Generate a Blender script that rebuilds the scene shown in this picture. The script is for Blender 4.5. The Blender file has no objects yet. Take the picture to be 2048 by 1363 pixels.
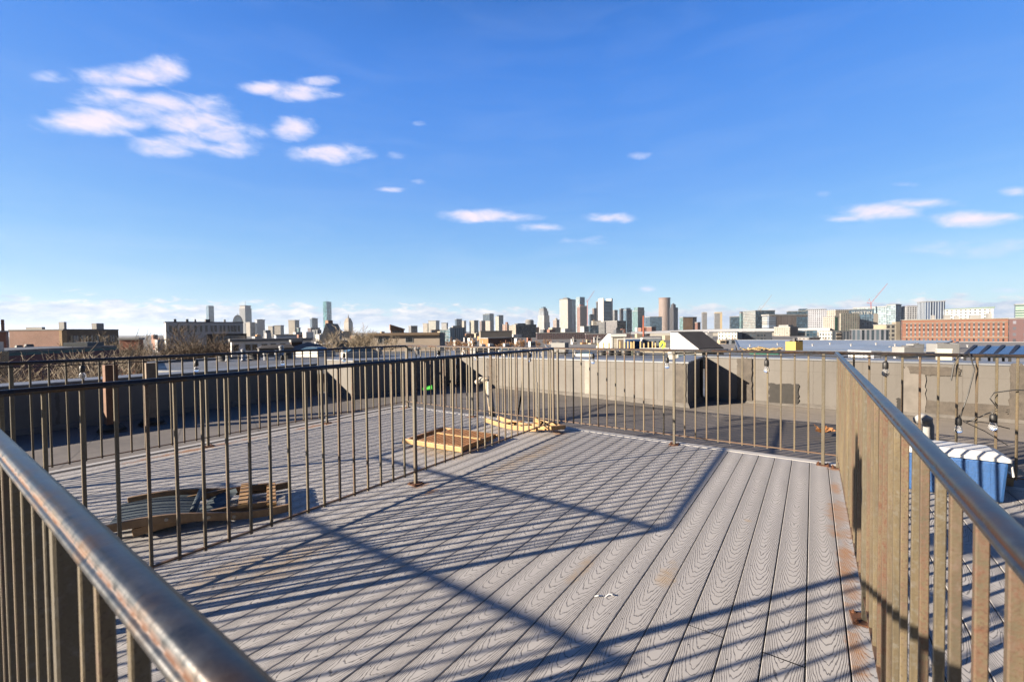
import bpy, math, random
from mathutils import Vector, Matrix, noise
R = random.Random(7)
sc = bpy.context.scene
COL = sc.collection

# ------------------------------------------------------------------ camera
F, YAW, PITCH, ROLL, H = 857.137, 0.61168, -0.023419, -0.010667, 1.29445
def _basis():
    cy, sy = math.cos(YAW), math.sin(YAW)
    fw = Vector((-sy, cy, 0)); rt = Vector((cy, sy, 0)); up = Vector((0, 0, 1))
    c, s = math.cos(PITCH), math.sin(PITCH)
    fw, up = c*fw + s*up, c*up - s*fw
    c, s = math.cos(ROLL), math.sin(ROLL)
    rt, up = c*rt + s*up, c*up - s*rt
    return rt, up, fw
RT, UP, FW = _basis()
CAM = Vector((0, 0, H))
cam = bpy.data.cameras.new('camera'); camo = bpy.data.objects.new('camera', cam); COL.objects.link(camo)
camo.matrix_world = Matrix(((RT.x, UP.x, -FW.x, 0), (RT.y, UP.y, -FW.y, 0), (RT.z, UP.z, -FW.z, H), (0, 0, 0, 1)))
cam.lens = F/2048*36; cam.sensor_width = 36; cam.clip_start = .05; cam.clip_end = 60000
cam.dof.use_dof = True; cam.dof.focus_distance = 5.0; cam.dof.aperture_fstop = 6.3
sc.camera = camo
def ray(u, v): return FW + RT*(u-1024)/F - UP*(v-681.5)/F
def at(u, v, D):                       # survey point: bearing and height seen, at ground distance D
    d = ray(u, v); return CAM + d*(D/math.hypot(d.x, d.y))
def onz(u, v, z):
    d = ray(u, v); return CAM + d*((z-H)/d.z)

# ------------------------------------------------------------------ light and sky
SUN_AZ, SUN_EL = math.radians(36.4), math.radians(17.4)     # light travels towards (sin az, cos az)
EXPOSURE = 2.08
sl = bpy.data.lights.new('sun', 'SUN'); sl.energy = 5.0; sl.angle = math.radians(.55); sl.color = (1, .86, .68)
so = bpy.data.objects.new('sun', sl); COL.objects.link(so); so.location = (-20, -30, 20)
ldir = Vector((math.sin(SUN_AZ)*math.cos(SUN_EL), math.cos(SUN_AZ)*math.cos(SUN_EL), -math.sin(SUN_EL)))
so.rotation_euler = (-ldir).to_track_quat('Z', 'Y').to_euler()
sc.view_settings.view_transform = 'Standard'; sc.view_settings.look = 'None'
sc.view_settings.exposure = EXPOSURE; sc.view_settings.gamma = 1
world = bpy.data.worlds.new('World'); sc.world = world; world.use_nodes = True
class NG:                                # tiny helper for node graphs
    def __init__(s, tree): s.t = tree; s.n = tree.nodes; s.l = tree.links
    def link(s, a, b): s.l.new(a, b)
    def _in(s, node, i, x):
        if x is None: return
        if hasattr(x, 'is_output'): s.l.new(x, node.inputs[i])
        else: node.inputs[i].default_value = x
    def m(s, op, a, b=None, c=None, clamp=False):
        n = s.n.new('ShaderNodeMath'); n.operation = op; n.use_clamp = clamp
        for i, x in enumerate((a, b, c)): s._in(n, i, x)
        return n.outputs[0]
    def vm(s, op, a, b=None, scale=None):
        n = s.n.new('ShaderNodeVectorMath'); n.operation = op
        s._in(n, 0, a); s._in(n, 1, b)
        if scale is not None: s._in(n, 3, scale)
        return n.outputs['Value'] if op in ('DOT_PRODUCT', 'LENGTH', 'DISTANCE') else n.outputs[0]
    def mix(s, f, a, b, mode='MIX'):
        n = s.n.new('ShaderNodeMix'); n.data_type = 'RGBA'; n.blend_type = mode
        s._in(n, 0, f); s._in(n, 6, a); s._in(n, 7, b); return n.outputs[2]
    def noise(s, vec, scale, detail=4, rough=.55, dist=0, out='Fac'):
        n = s.n.new('ShaderNodeTexNoise'); s._in(n, 'Vector', vec)
        n.inputs['Scale'].default_value = scale; n.inputs['Detail'].default_value = detail
        n.inputs['Roughness'].default_value = rough; n.inputs['Distortion'].default_value = dist
        return n.outputs[out]
    def mr(s, x, a, b, c=0, d=1, smooth=False):
        n = s.n.new('ShaderNodeMapRange'); n.clamp = True
        if smooth: n.interpolation_type = 'SMOOTHSTEP'
        for i, q in enumerate((x, a, b, c, d)): s._in(n, i, q)
        return n.outputs[0]
    def sep(s, v): n = s.n.new('ShaderNodeSeparateXYZ'); s._in(n, 0, v); return n.outputs
    def comb(s, x, y, z):
        n = s.n.new('ShaderNodeCombineXYZ'); s._in(n, 0, x); s._in(n, 1, y); s._in(n, 2, z); return n.outputs[0]

g = NG(world.node_tree)
bg = g.n['Background']; bg.inputs['Strength'].default_value = .07
sky = g.n.new('ShaderNodeTexSky'); sky.sky_type = 'NISHITA'; sky.sun_disc = False
sky.sun_elevation = SUN_EL; sky.sun_rotation = SUN_AZ + math.pi; sky.altitude = 10
sky.air_density = 1.0; sky.dust_density = .25; sky.ozone_density = 2.2
tc = g.n.new('ShaderNodeTexCoord'); dirv = g.vm('NORMALIZE', tc.outputs['Generated'])
hsv = g.n.new('ShaderNodeHueSaturation'); hsv.inputs['Saturation'].default_value = 1.22
hsv.inputs['Hue'].default_value = .508
g.link(sky.outputs[0], hsv.inputs['Color'])
dx, dy, dz = g.sep(dirv)
AZ = g.m('ARCTAN2', dx, dy); EL = g.m('ARCSINE', dz)
P = g.comb(AZ, EL, 0.0)
# clouds: (u, v, half width, half height, strength) as surveyed in the photograph, kept as bearings and elevations
CL = [(265,150,100,26,1),(335,140,50,30,.9),(215,195,80,22,.85),(310,210,90,26,.9),(180,242,95,30,1),(390,240,110,30,.95),(450,265,85,26,.85),
 (340,290,90,24,.9),(470,295,60,20,.8),(395,215,80,25,.7),(240,255,70,22,.7),(90,155,32,12,.5),(120,160,22,7,.4),(540,175,60,16,.9),(600,185,60,18,.85),(640,162,44,12,.85),(650,190,40,8,.6),(592,258,46,25,.95),(660,308,80,22,.95),
 (720,312,34,9,.6),(500,292,26,10,.5),(780,380,34,6,.6),(835,365,18,6,.4),(840,247,14,5,.5),(790,310,18,8,.35),(960,432,74,15,1),(1040,435,46,9,.75),(1080,455,46,9,.6),
 (1225,436,56,11,.75),(1275,310,26,9,.5),(1180,480,50,8,.35),(1130,480,26,7,.4),(1755,424,86,19,1),(1840,406,80,11,.7),(1690,436,50,8,.7),(1935,440,82,18,1),(2010,434,40,9,.7),
 (1812,369,34,6,.5),(2030,384,36,12,.75),(1930,498,140,16,.45),(2010,490,70,16,.45),(1650,388,16,7,.3),(1294,577,18,6,.8),(2030,580,50,6,.5)]
acc = None
for (u, v, a, b, s) in CL:
    d = ray(u, v); d.normalize(); az, el = math.atan2(d.x, d.y), math.asin(d.z)
    d2 = ray(u+4, v); d2.normalize(); d3 = ray(u, v-4); d3.normalize()
    j = Matrix((((math.atan2(d2.x, d2.y)-az)/4, (math.atan2(d3.x, d3.y)-az)/4), ((math.asin(d2.z)-el)/4, (math.asin(d3.z)-el)/4))).inverted()
    df = g.vm('SUBTRACT', P, (az, el, 0)); A_, B_ = a*1.18, b*1.18
    q = g.comb(g.vm('DOT_PRODUCT', df, (j[0][0]/A_, j[0][1]/A_, 0)), g.vm('DOT_PRODUCT', df, (j[1][0]/B_, j[1][1]/B_, 0)), 0.0)
    f = g.m('MULTIPLY_ADD', g.vm('DOT_PRODUCT', q, q), -s, s)
    acc = f if acc is None else g.m('SMOOTH_MAX', acc, f, .25)
CLOUDK = 1/.105
def k(c): c = [x*.87 for x in c]; return (c[0]*CLOUDK, c[1]*CLOUDK, c[2]*CLOUDK, 1)
nv = g.vm('MULTIPLY', P, (1, 2.9, 1))
n1 = g.noise(nv, 15, 5, .55, .5); n2 = g.noise(g.vm('MULTIPLY', P, (1, 1.6, 1)), 55, 5, .65, .5)
nn = g.m('MULTIPLY_ADD', g.m('SUBTRACT', n1, .5), 1.7, g.m('MULTIPLY', g.m('SUBTRACT', n2, .5), .5))
c1 = g.mr(g.m('ADD', g.m('MAXIMUM', acc, -1.5), nn), .0, 1.25, 0, .92, True)
# wispy thin veil
rmp = g.n.new('ShaderNodeValToRGB'); rmp.color_ramp.interpolation = 'B_SPLINE'
stops = [(-.1, (.25, .30, .34)), (.0, (.28, .345, .39)), (.06, (.235, .32, .395)), (.12, (.17, .285, .405)), (.2, (.115, .235, .415)), (.3, (.08, .19, .42)), (.5, (.033, .13, .40)), (.64, (.021, .10, .33)), (.80, (.008, .035, .12)), (1.5, (.002, .008, .03))]  # topmost stops, above the view, darkened to weaken skylight
el_ = rmp.color_ramp.elements
while len(el_) < len(stops): el_.new(.5)
for e_, (x_, c_) in zip(el_, stops): e_.position = (x_+.2)/1.8; e_.color = c_+(1,)
g.link(g.m('MULTIPLY_ADD', EL, 1/1.8, .2/1.8), rmp.inputs[0])
dark = g.mr(g.vm('DOT_PRODUCT', dirv, (.81, -.588, 0)), .15, .75, 1, .28, True)      # unseen sky right of camera dimmed to deepen shade on right-facing walls
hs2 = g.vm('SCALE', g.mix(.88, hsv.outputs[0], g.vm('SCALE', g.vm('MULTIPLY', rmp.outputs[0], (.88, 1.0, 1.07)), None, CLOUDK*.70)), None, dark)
veil = g.m('MULTIPLY', g.mr(g.noise(g.vm('MULTIPLY', g.vm('ADD', P, (.3, 0, 0)), (1, 5.5, 1)), 4, 4, .5, .6), .45, .8), g.mr(EL, .1, .3, .10, .05))
# low bank of cumulus along the skyline
bandtop = g.m('ADD', g.mr(g.noise(g.comb(AZ, 0.0, 3.3), 3.2, 3, .5), .3, .7, .032, .07), g.mr(AZ, -1.0, -.45, .012, -.002))
rel = g.m('DIVIDE', EL, bandtop)
nb = g.noise(g.vm('MULTIPLY', P, (1, 3.0, 1)), 24, 7, .62, .3)
edge = g.m('SUBTRACT', g.m('ADD', g.mr(rel, .55, 1.3, .72, -.45), g.m('MULTIPLY', g.m('SUBTRACT', nb, .5), 2.4)), .1)
c2 = g.m('MULTIPLY', g.mr(edge, 0, .42, 0, .9, True), g.mr(EL, .001, .012, .35, 1))
shade = g.mr(g.m('ADD', g.noise(g.vm('ADD', g.vm('MULTIPLY', P, (1, 3.0, 1)), (0, .05, 0)), 24, 7, .62, .3), g.mr(rel, .2, 1.0, -.16, .12)), .38, .68)
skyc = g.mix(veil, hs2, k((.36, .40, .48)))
cc2 = g.mix(shade, k((.20, .245, .32)), k((.43, .41, .40)))
skyc = g.mix(c2, skyc, cc2)
cc1 = g.mix(g.mr(c1, .3, .9), k((.32, .35, .45)), k((.425, .375, .415)))
skyc = g.mix(c1, skyc, cc1)
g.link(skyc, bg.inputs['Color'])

# ------------------------------------------------------------------ mesh builder
class MB:
    def __init__(s): s.v = []; s.f = []; s.uv = {}
    def pts(s, pts): b = len(s.v); s.v += [tuple(p) for p in pts]; return b
    def face(s, pts, uv=None):
        b = s.pts(pts); s.f.append(tuple(range(b, b+len(pts))))
        if uv: s.uv[len(s.f)-1] = uv
    def hexa(s, p):                       # 4 bottom (ccw from above) + 4 top
        b = s.pts(p)
        for q in ((3, 2, 1, 0), (4, 5, 6, 7), (0, 1, 5, 4), (1, 2, 6, 5), (2, 3, 7, 6), (3, 0, 4, 7)): s.f.append(tuple(b+i for i in q))
    def box(s, x0, x1, y0, y1, z0, z1): s.hexa([(x0,y0,z0),(x1,y0,z0),(x1,y1,z0),(x0,y1,z0),(x0,y0,z1),(x1,y0,z1),(x1,y1,z1),(x0,y1,z1)])
    def obox(s, c, ax, ay, az):           # centre and three half axes
        c, ax, ay, az = map(Vector, (c, ax, ay, az))
        s.hexa([c-ax-ay-az, c+ax-ay-az, c+ax+ay-az, c-ax+ay-az, c-ax-ay+az, c+ax-ay+az, c+ax+ay+az, c-ax+ay+az])
    def prism(s, poly, z0, z1):
        n = len(poly); b = s.pts([(p[0], p[1], z0) for p in poly]+[(p[0], p[1], z1) for p in poly])
        s.f.append(tuple(b+n-1-i for i in range(n))); s.f.append(tuple(b+n+i for i in range(n)))
        for i in range(n): j = (i+1) % n; s.f.append((b+i, b+j, b+n+j, b+n+i))
    def extrude(s, sec, p0, p1, side, up):  # profile (a, b) pairs swept from p0 to p1
        p0, p1, side, up = map(Vector, (p0, p1, side, up)); n = len(sec)
        b = s.pts([p0+side*a+up*c for a, c in sec]+[p1+side*a+up*c for a, c in sec])
        for i in range(n): j = (i+1) % n; s.f.append((b+i, b+j, b+n+j, b+n+i))
        s.f.append(tuple(b+n-1-i for i in range(n))); s.f.append(tuple(b+n+i for i in range(n)))
    def sweep(s, path, w, h, up=(0, 0, 1)):  # rectangular bar along a path
        path = [Vector(p) for p in path]; up = Vector(up); base = None
        for i, p in enumerate(path):
            t = (path[min(i+1, len(path)-1)]-path[max(i-1, 0)]).normalized()
            sd = t.cross(up).normalized()*w/2; uu = sd.cross(t).normalized()*h/2
            b = s.pts([p-sd-uu, p+sd-uu, p+sd+uu, p-sd+uu])
            if base is not None:
                for k_ in range(4): j = (k_+1) % 4; s.f.append((base+k_, base+j, b+j, b+k_))
            else: s.f.append((b+3, b+2, b+1, b))
            base = b
        s.f.append((base, base+1, base+2, base+3))
    def tube(s, path, rad, n=8, cap=True):
        path = [Vector(p) for p in path]; base = None
        rad = rad if hasattr(rad, '__len__') else [rad]*len(path)
        for i, p in enumerate(path):
            t = (path[min(i+1, len(path)-1)]-path[max(i-1, 0)]).normalized()
            a = t.cross(Vector((0, 0, 1)) if abs(t.z) < .95 else Vector((1, 0, 0))).normalized(); b_ = t.cross(a)
            b = s.pts([p+(a*math.cos(6.28319*k_/n)+b_*math.sin(6.28319*k_/n))*rad[i] for k_ in range(n)])
            if base is not None:
                for k_ in range(n): j = (k_+1) % n; s.f.append((base+k_, base+j, b+j, b+k_))
            elif cap: s.f.append(tuple(b+n-1-q for q in range(n)))
            base = b
        if cap: s.f.append(tuple(base+q for q in range(n)))
    def lathe(s, c, prof, n=12):          # (r, z) profile about vertical axis
        c = Vector(c); s.tube([c+Vector((0, 0, z)) for r, z in prof], [max(r, 1e-4) for r, z in prof], n)
    def mesh(s, name, mat, org=(0, 0, 0), smooth=False):
        o = Vector(org); me = bpy.data.meshes.new(name)
        me.from_pydata([tuple(Vector(p)-o) for p in s.v], [], s.f)
        uvl = me.uv_layers.new(name='UVMap')
        for poly in me.polygons:
            if poly.index in s.uv:
                for li, q in zip(poly.loop_indices, s.uv[poly.index]): uvl.data[li].uv = q
                continue
            n = poly.normal; P_ = [Vector(s.v[i]) for i in poly.vertices]
            if abs(n.z) < .6:
                t = Vector((-n.y, n.x, 0)).normalized(); m = min(p.dot(t) for p in P_); zb = min(p.z for p in P_)
                for li, p in zip(poly.loop_indices, P_): uvl.data[li].uv = (p.dot(t)-m, p.z-zb)
            else:
                for li, p in zip(poly.loop_indices, P_): uvl.data[li].uv = (-1-(p.x % 1)*.01, -1)
        if mat: me.materials.append(mat)
        if smooth:
            for p in me.polygons: p.use_smooth = True
        return me
    def build(s, name, mat, parent=None, loc=None, smooth=False, bevel=0):
        if parent is not None: org = parent['_org'] if '_org' in parent.keys() else parent.location
        else: org = loc if loc is not None else (0, 0, 0)
        o = bpy.data.objects.new(name, s.mesh(name, mat, org, smooth)); COL.objects.link(o)
        if parent is not None:
            o.parent = parent; ORG[o.name] = Vector(org)
            o['_org'] = list(org)
        else:
            o.location = org; o['_org'] = list(org)
        if bevel:
            m = o.modifiers.new('bevel', 'BEVEL'); m.width = bevel; m.segments = 2; m.limit_method = 'ANGLE'
        return o
ORG = {}
def thing(name, label, cat, loc=(0, 0, 0), group=None):
    o = bpy.data.objects.new(name, None); COL.objects.link(o); o.location = loc; o['_org'] = list(loc)
    o.empty_display_size = .2
    return tag(o, label, cat, group)
def tag(o, label, cat, group=None):
    o['label'] = label; o['category'] = cat
    if group: o['group'] = group
    return o
def structure(o, kind='structure'): o['kind'] = kind; return o

# ------------------------------------------------------------------ materials
def srgb(h):
    h = h.lstrip('#'); r = [int(h[i:i+2], 16)/255 for i in (0, 2, 4)]
    return tuple((c/12.92 if c <= .04045 else ((c+.055)/1.055)**2.4) for c in r)+(1,)
def c3(*c): return (c[0]*.68, c[1]*.68, c[2]*.68, 1)
def newmat(name):
    m = bpy.data.materials.new(name); m.use_nodes = True; g = NG(m.node_tree)
    return m, g, g.n['Principled BSDF']
_mc = {}
def plain(name, col, rough=.6, var=.25, scale=3.0, metal=0, bump=0, spec=.5):
    if name in _mc: return _mc[name]
    m, g, b = newmat(name); t = g.n.new('ShaderNodeTexCoord')
    f = g.noise(t.outputs['Object'], scale, 5, .6)
    lo = tuple(x*(1-var) for x in col[:3])+(1,); hi = tuple(min(x*(1+var), 1) for x in col[:3])+(1,)
    g.link(g.mix(g.mr(f, .3, .7), lo, hi), b.inputs['Base Color'])
    b.inputs['Roughness'].default_value = rough; b.inputs['Metallic'].default_value = metal
    b.inputs['Specular IOR Level'].default_value = spec
    if bump:
        bn = g.n.new('ShaderNodeBump'); bn.inputs['Strength'].default_value = bump; bn.inputs['Distance'].default_value = .01
        g.link(g.noise(t.outputs['Object'], scale*8, 4, .6), bn.inputs['Height']); g.link(bn.outputs[0], b.inputs['Normal'])
    _mc[name] = m; return m
def facade(name, wall, glass, wu, wv, fu, fv, grough=.12, wrough=.7, lit=0.0, off=0.0):
    """wall with a grid of windows laid out in metres along each face; fu/fv = share of the bay that is glass"""
    if name in _mc: return _mc[name]
    av = sum(wall[:3])/3; wall = tuple((x*.78+av*.22)*1.22*q+.008 for x, q in zip(wall[:3], (.97, 1, 1.07)))
    m, g, b = newmat(name); t = g.n.new('ShaderNodeTexCoord'); u, v, _ = g.sep(t.outputs['UV'])
    U = g.m('DIVIDE', g.m('ADD', u, off), wu); V = g.m('DIVIDE', v, wv)
    iu, iv = g.m('FLOOR', U), g.m('FLOOR', V)
    a = g.m('LESS_THAN', g.m('ABSOLUTE', g.m('SUBTRACT', g.m('FRACT', U), .5)), fu/2)
    c = g.m('LESS_THAN', g.m('ABSOLUTE', g.m('SUBTRACT', g.m('FRACT', V), .5)), fv/2)
    up = g.m('GREATER_THAN', v, -.5)
    w = g.m('MULTIPLY', g.m('MULTIPLY', a, c), up)
    wn = g.n.new('ShaderNodeTexWhiteNoise'); wn.noise_dimensions = '2D'; g.link(g.comb(iu, iv, 0.0), wn.inputs['Vector'])
    gl = g.mix(g.m('POWER', wn.outputs['Value'], 2.0), tuple(x*.55 for x in glass[:3])+(1,), tuple(min(1, x*1.9+.015) for x in glass[:3])+(1,))
    nz = g.noise(t.outputs['Object'], .06, 4, .6)
    wl = g.mix(g.mr(nz, .3, .7), tuple(x*.86 for x in wall[:3])+(1,), tuple(min(1, x*1.12) for x in wall[:3])+(1,))
    g.link(g.mix(w, wl, gl), b.inputs['Base Color'])
    g.link(g.mr(w, 0, 1, wrough, grough), b.inputs['Roughness'])
    g.link(g.mr(w, 0, 1, .3, .8), b.inputs['Specular IOR Level'])
    _mc[name] = m; return m
def brick(name, col, mortar, scale=4.0, mix=.3):
    if name in _mc: return _mc[name]
    m, g, b = newmat(name); t = g.n.new('ShaderNodeTexCoord')
    br = g.n.new('ShaderNodeTexBrick'); g.link(t.outputs['UV'], br.inputs['Vector']); br.inputs['Scale'].default_value = scale
    br.inputs['Color1'].default_value = col; br.inputs['Color2'].default_value = tuple(x*.75 for x in col[:3])+(1,)
    br.inputs['Mortar'].default_value = mortar; br.inputs['Mortar Size'].default_value = .015
    nz = g.noise(t.outputs['Object'], .35, 5, .65)
    g.link(g.mix(g.mr(nz, .35, .75, 0, mix*1.6), br.outputs[0], tuple(min(1, x*1.5+.03) for x in col[:3])+(1,)), b.inputs['Base Color'])
    b.inputs['Roughness'].default_value = .85; _mc[name] = m; return m

# painted steel, worn to khaki with rust pits and runs
def steel(name, base, worn, rustamt, metal=.0, rough=.5, streak=True):
    m, g, b = newmat(name); t = g.n.new('ShaderNodeTexCoord'); geo = g.n.new('ShaderNodeNewGeometry')
    p = geo.outputs['Position']
    st = g.vm('MULTIPLY', p, (1, 1, .16)) if streak else p
    n1 = g.noise(st, 19, 5, .6); n2 = g.noise(p, 70, 4, .7); n3 = g.noise(st, 6, 4, .6); n4 = g.noise(p, 230, 3, .6)
    col = g.mix(g.mr(n1, .35, .65), base, worn)
    col = g.mix(g.mr(n2, .5, .75, 0, .45), col, c3(.20, .21, .21))
    oi = g.n.new('ShaderNodeObjectInfo'); ro = g.m('MULTIPLY_ADD', g.m('POWER', oi.outputs['Random'], 3.0), .22, -.03)
    col = g.mix(g.m('MULTIPLY', oi.outputs['Random'], .45), col, c3(.075, .066, .05))
    rm = g.m('MULTIPLY', g.mr(g.m('ADD', n3, ro), .58-rustamt, .75-rustamt), g.mr(g.m('ADD', n2, g.m('MULTIPLY', n4, .5)), .62, .95))
    col = g.mix(rm, col, c3(.095, .033, .013))
    col = g.mix(g.m('MULTIPLY', g.mr(n4, .56, .66), g.mr(n1, .35, .6, .15, .75)), col, c3(.05, .030, .018))
    g.link(col, b.inputs['Base Color']); b.inputs['Metallic'].default_value = metal
    g.link(g.mr(rm, 0, 1, rough, .85), b.inputs['Roughness'])
    bn = g.n.new('ShaderNodeBump'); bn.inputs['Strength'].default_value = .25; bn.inputs['Distance'].default_value = .002
    g.link(n4, bn.inputs['Height']); g.link(bn.outputs[0], b.inputs['Normal'])
    return m
M_BAL = steel('worn_painted_steel', c3(.075, .060, .036), c3(.155, .118, .062), .09)
M_POST = steel('worn_post_steel', c3(.075, .062, .04), c3(.14, .115, .07), .03)
M_BOT = steel('rusty_flat_steel', c3(.11, .06, .03), c3(.17, .10, .05), .2)
M_RUST = plain('rust', c3(.10, .035, .012), .9, .5, 40, bump=.4)
# handrail: bare dark steel, tan and rust blotches, rust line along the lips
def rail_mat():
    m, g, b = newmat('handrail_steel'); geo = g.n.new('ShaderNodeNewGeometry'); t = g.n.new('ShaderNodeTexCoord')
    p = geo.outputs['Position']; u, v, _ = g.sep(t.outputs['UV'])
    n1 = g.noise(p, 9, 5, .6, .5); n2 = g.noise(p, 45, 5, .65); n3 = g.noise(p, 160, 3, .6)
    col = g.mix(g.mr(n2, .35, .7), c3(.040, .047, .056), c3(.105, .115, .125))
    col = g.mix(g.mr(n1, .52, .68, 0, .6), col, c3(.17, .125, .07))
    lip = g.m('SUBTRACT', 1.0, g.m('MULTIPLY', g.m('ABSOLUTE', g.m('SUBTRACT', v, .74)), 13), None, True)
    n5 = g.noise(p, 5.5, 5, .65, .8); col = g.mix(g.mr(n5, .50, .64, 0, .72), col, g.mix(n2, c3(.085, .042, .02), c3(.17, .105, .055)))
    rl = g.m('MULTIPLY', g.mr(g.m('ADD', n2, g.m('MULTIPLY', n1, .6)), .60, .85), g.mr(lip, .0, 1, .12, 1))
    col = g.mix(rl, col, c3(.085, .032, .014)); g.link(col, b.inputs['Base Color'])
    b.inputs['Metallic'].default_value = .75; g.link(g.mr(rl, 0, 1, .3, .8), b.inputs['Roughness'])
    bn = g.n.new('ShaderNodeBump'); bn.inputs['Strength'].default_value = .2; bn.inputs['Distance'].default_value = .001
    g.link(n3, bn.inputs['Height']); g.link(bn.outputs[0], b.inputs['Normal'])
    return m
M_RAIL = rail_mat()

# composite deck boards: UV u = -1..1 across a board, v = metres along it (random start per board)
def deck_mat():
    m, g, b = newmat('composite_decking'); t = g.n.new('ShaderNodeTexCoord'); geo = g.n.new('ShaderNodeNewGeometry')
    u, v, _ = g.sep(t.outputs['UV']); p = geo.outputs['Position']; px, py, pz = g.sep(p)
    lv = g.comb(g.m('MULTIPLY', u, .35), g.m('MULTIPLY', v, 1.6), 0.0)
    wob = g.m('SUBTRACT', g.noise(lv, 1.0, 2, .5), .5)
    cen = g.m('ADD', u, g.m('MULTIPLY', wob, .75))
    sq = g.m('SUBTRACT', g.noise(g.comb(g.m('MULTIPLY', u, 2.6), g.m('MULTIPLY', v, 14), 4.0), 1.0, 3, .6), .5)
    a = g.m('POWER', g.m('ABSOLUTE', cen), 1.9)
    f = g.m('SUBTRACT', v, g.m('MULTIPLY', a, g.m('MULTIPLY_ADD', wob, .25, .39)))
    kink = g.m('SUBTRACT', g.noise(g.comb(g.m('MULTIPLY', u, 5), g.m('MULTIPLY', v, 5), 9.0), 1.0, 2, .5), .5)
    f = g.m('ADD', f, g.m('MULTIPLY', sq, g.mr(wob, -.1, .2, .012, .075)))
    f = g.m('ADD', f, g.m('MULTIPLY', kink, .055))
    ph = g.m('FRACT', g.m('MULTIPLY', g.m('ADD', f, g.m('MULTIPLY', g.noise(g.comb(0.0, g.m('MULTIPLY', v, 7), 2.0), 1.0, 1, .5), .11)), 18))
    w = g.m('MULTIPLY', g.m('MULTIPLY_ADD', g.m('ABSOLUTE', cen), .17, .052), g.m('MULTIPLY_ADD', g.noise(g.comb(g.m('MULTIPLY', u, 9), g.m('MULTIPLY', v, 30), 0.0), 1.0, 2, .5), 1.3, .35))
    d = g.m('ABSOLUTE', g.m('SUBTRACT', ph, .5))
    line = g.mr(d, g.m('SUBTRACT', w, .02), g.m('ADD', w, .03), 1, 0)
    line = g.m('MULTIPLY', line, g.m('LESS_THAN', g.m('ABSOLUTE', u), .97))
    big = g.noise(p, .9, 4, .6); spk = g.noise(p, 240, 2, .5); bl = g.noise(g.comb(g.m('MULTIPLY', px, 7.067), 0.0, 0.0), 1, 0, .5)
    base = g.mix(g.mr(big, .3, .7), c3(.415, .40, .395), c3(.50, .48, .465))
    base = g.mix(g.mr(bl, .3, .7, .0, .35), base, c3(.38, .36, .34))
    base = g.mix(g.mr(spk, .55, .7, 0, .12), base, c3(.3, .28, .27))
    col = g.mix(g.m('MULTIPLY', line, g.m('MULTIPLY_ADD', big, .6, .52)), base, c3(.125, .118, .118))
    # screw holes, two per board on every joist
    jy = g.m('ABSOLUTE', g.m('SUBTRACT', g.m('FRACT', g.m('DIVIDE', py, .406)), .5))
    hy = g.m('MULTIPLY', jy, .406); hx = g.m('MULTIPLY', g.m('SUBTRACT', g.m('ABSOLUTE', u), .6), .068)
    hole = g.m('LESS_THAN', g.m('ADD', g.m('POWER', hy, 2.0), g.m('POWER', hx, 2.0)), 9e-6)
    col = g.mix(hole, col, c3(.02, .02, .02))
    # rust and tannin stains with a shape of their own
    sn = g.noise(g.vm('MULTIPLY', p, (.7, 1, 1)), 9.0, 6, .7, .8)
    def blob(cx, cy, rx, ry):
        q = g.vm('MULTIPLY', g.vm('SUBTRACT', p, (cx, cy, 0)), (1/rx, 1/ry, 0)); return g.m('MULTIPLY_ADD', g.vm('DOT_PRODUCT', q, q), -1.0, 1.0)
    s1 = None
    for q in ((.17, 3.75, .11, .40), (.17, 3.38, .12, .16), (.16, 2.9, .06, .6), (.17, 4.9, .08, .12), (.16, 4.3, .05, .2), (.15, 2.15, .05, .25),
              (-2.72, 2.49, .08, .10), (-2.6, 4.75, .12, .2), (-2.52, 2.42, .05, .12), (-5.68, 3.3, .1, .5), (-5.68, 1.9, .1, .9), (-1.27, 4.9, .07, .08), (-4.23, 4.9, .1, .08), (-5.68, 4.86, .1, .1)):
        o = blob(*q); s1 = o if s1 is None else g.m('MAXIMUM', s1, o)
    s2 = None
    for q in ((-2.38, 3.7, .13, 1.1), (-2.45, 1.2, .2, .5), (-2.62, 1.0, .12, .3), (-1.02, 2.1, .05, .25), (-3.3, 3.3, .5, .25), (-.62, 2.3, .06, .2), (-.35, 3.25, .03, .03)):
        o = blob(*q); s2 = o if s2 is None else g.m('MAXIMUM', s2, o)
    k1 = g.mr(g.m('ADD', g.m('MAXIMUM', s1, -.6), g.m('MULTIPLY', g.m('SUBTRACT', sn, .5), 3.2)), .3, 1.15, 0, .85)
    k2 = g.mr(g.m('ADD', g.m('MAXIMUM', s2, -.8), g.m('MULTIPLY', g.m('SUBTRACT', sn, .5), 3.0)), .3, 1.3, 0, .55)
    k1 = g.m('MULTIPLY', k1, g.m('MULTIPLY_ADD', line, .3, .7)); col = g.mix(k2, col, c3(.42, .29, .15)); col = g.mix(k1, col, c3(.36, .15, .022))
    g.link(col, b.inputs['Base Color'])
    b.inputs['Roughness'].default_value = .6; b.inputs['Specular IOR Level'].default_value = .3
    bn = g.n.new('ShaderNodeBump'); bn.inputs['Strength'].default_value = .7; bn.inputs['Distance'].default_value = .0012; bn.invert = True
    g.link(line, bn.inputs['Height']); g.link(bn.outputs[0], b.inputs['Normal'])
    return m
M_DECK = deck_mat()
M_TRIM = plain('deck_trim_board', c3(.43, .415, .40), .6, .08, 6)

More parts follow.
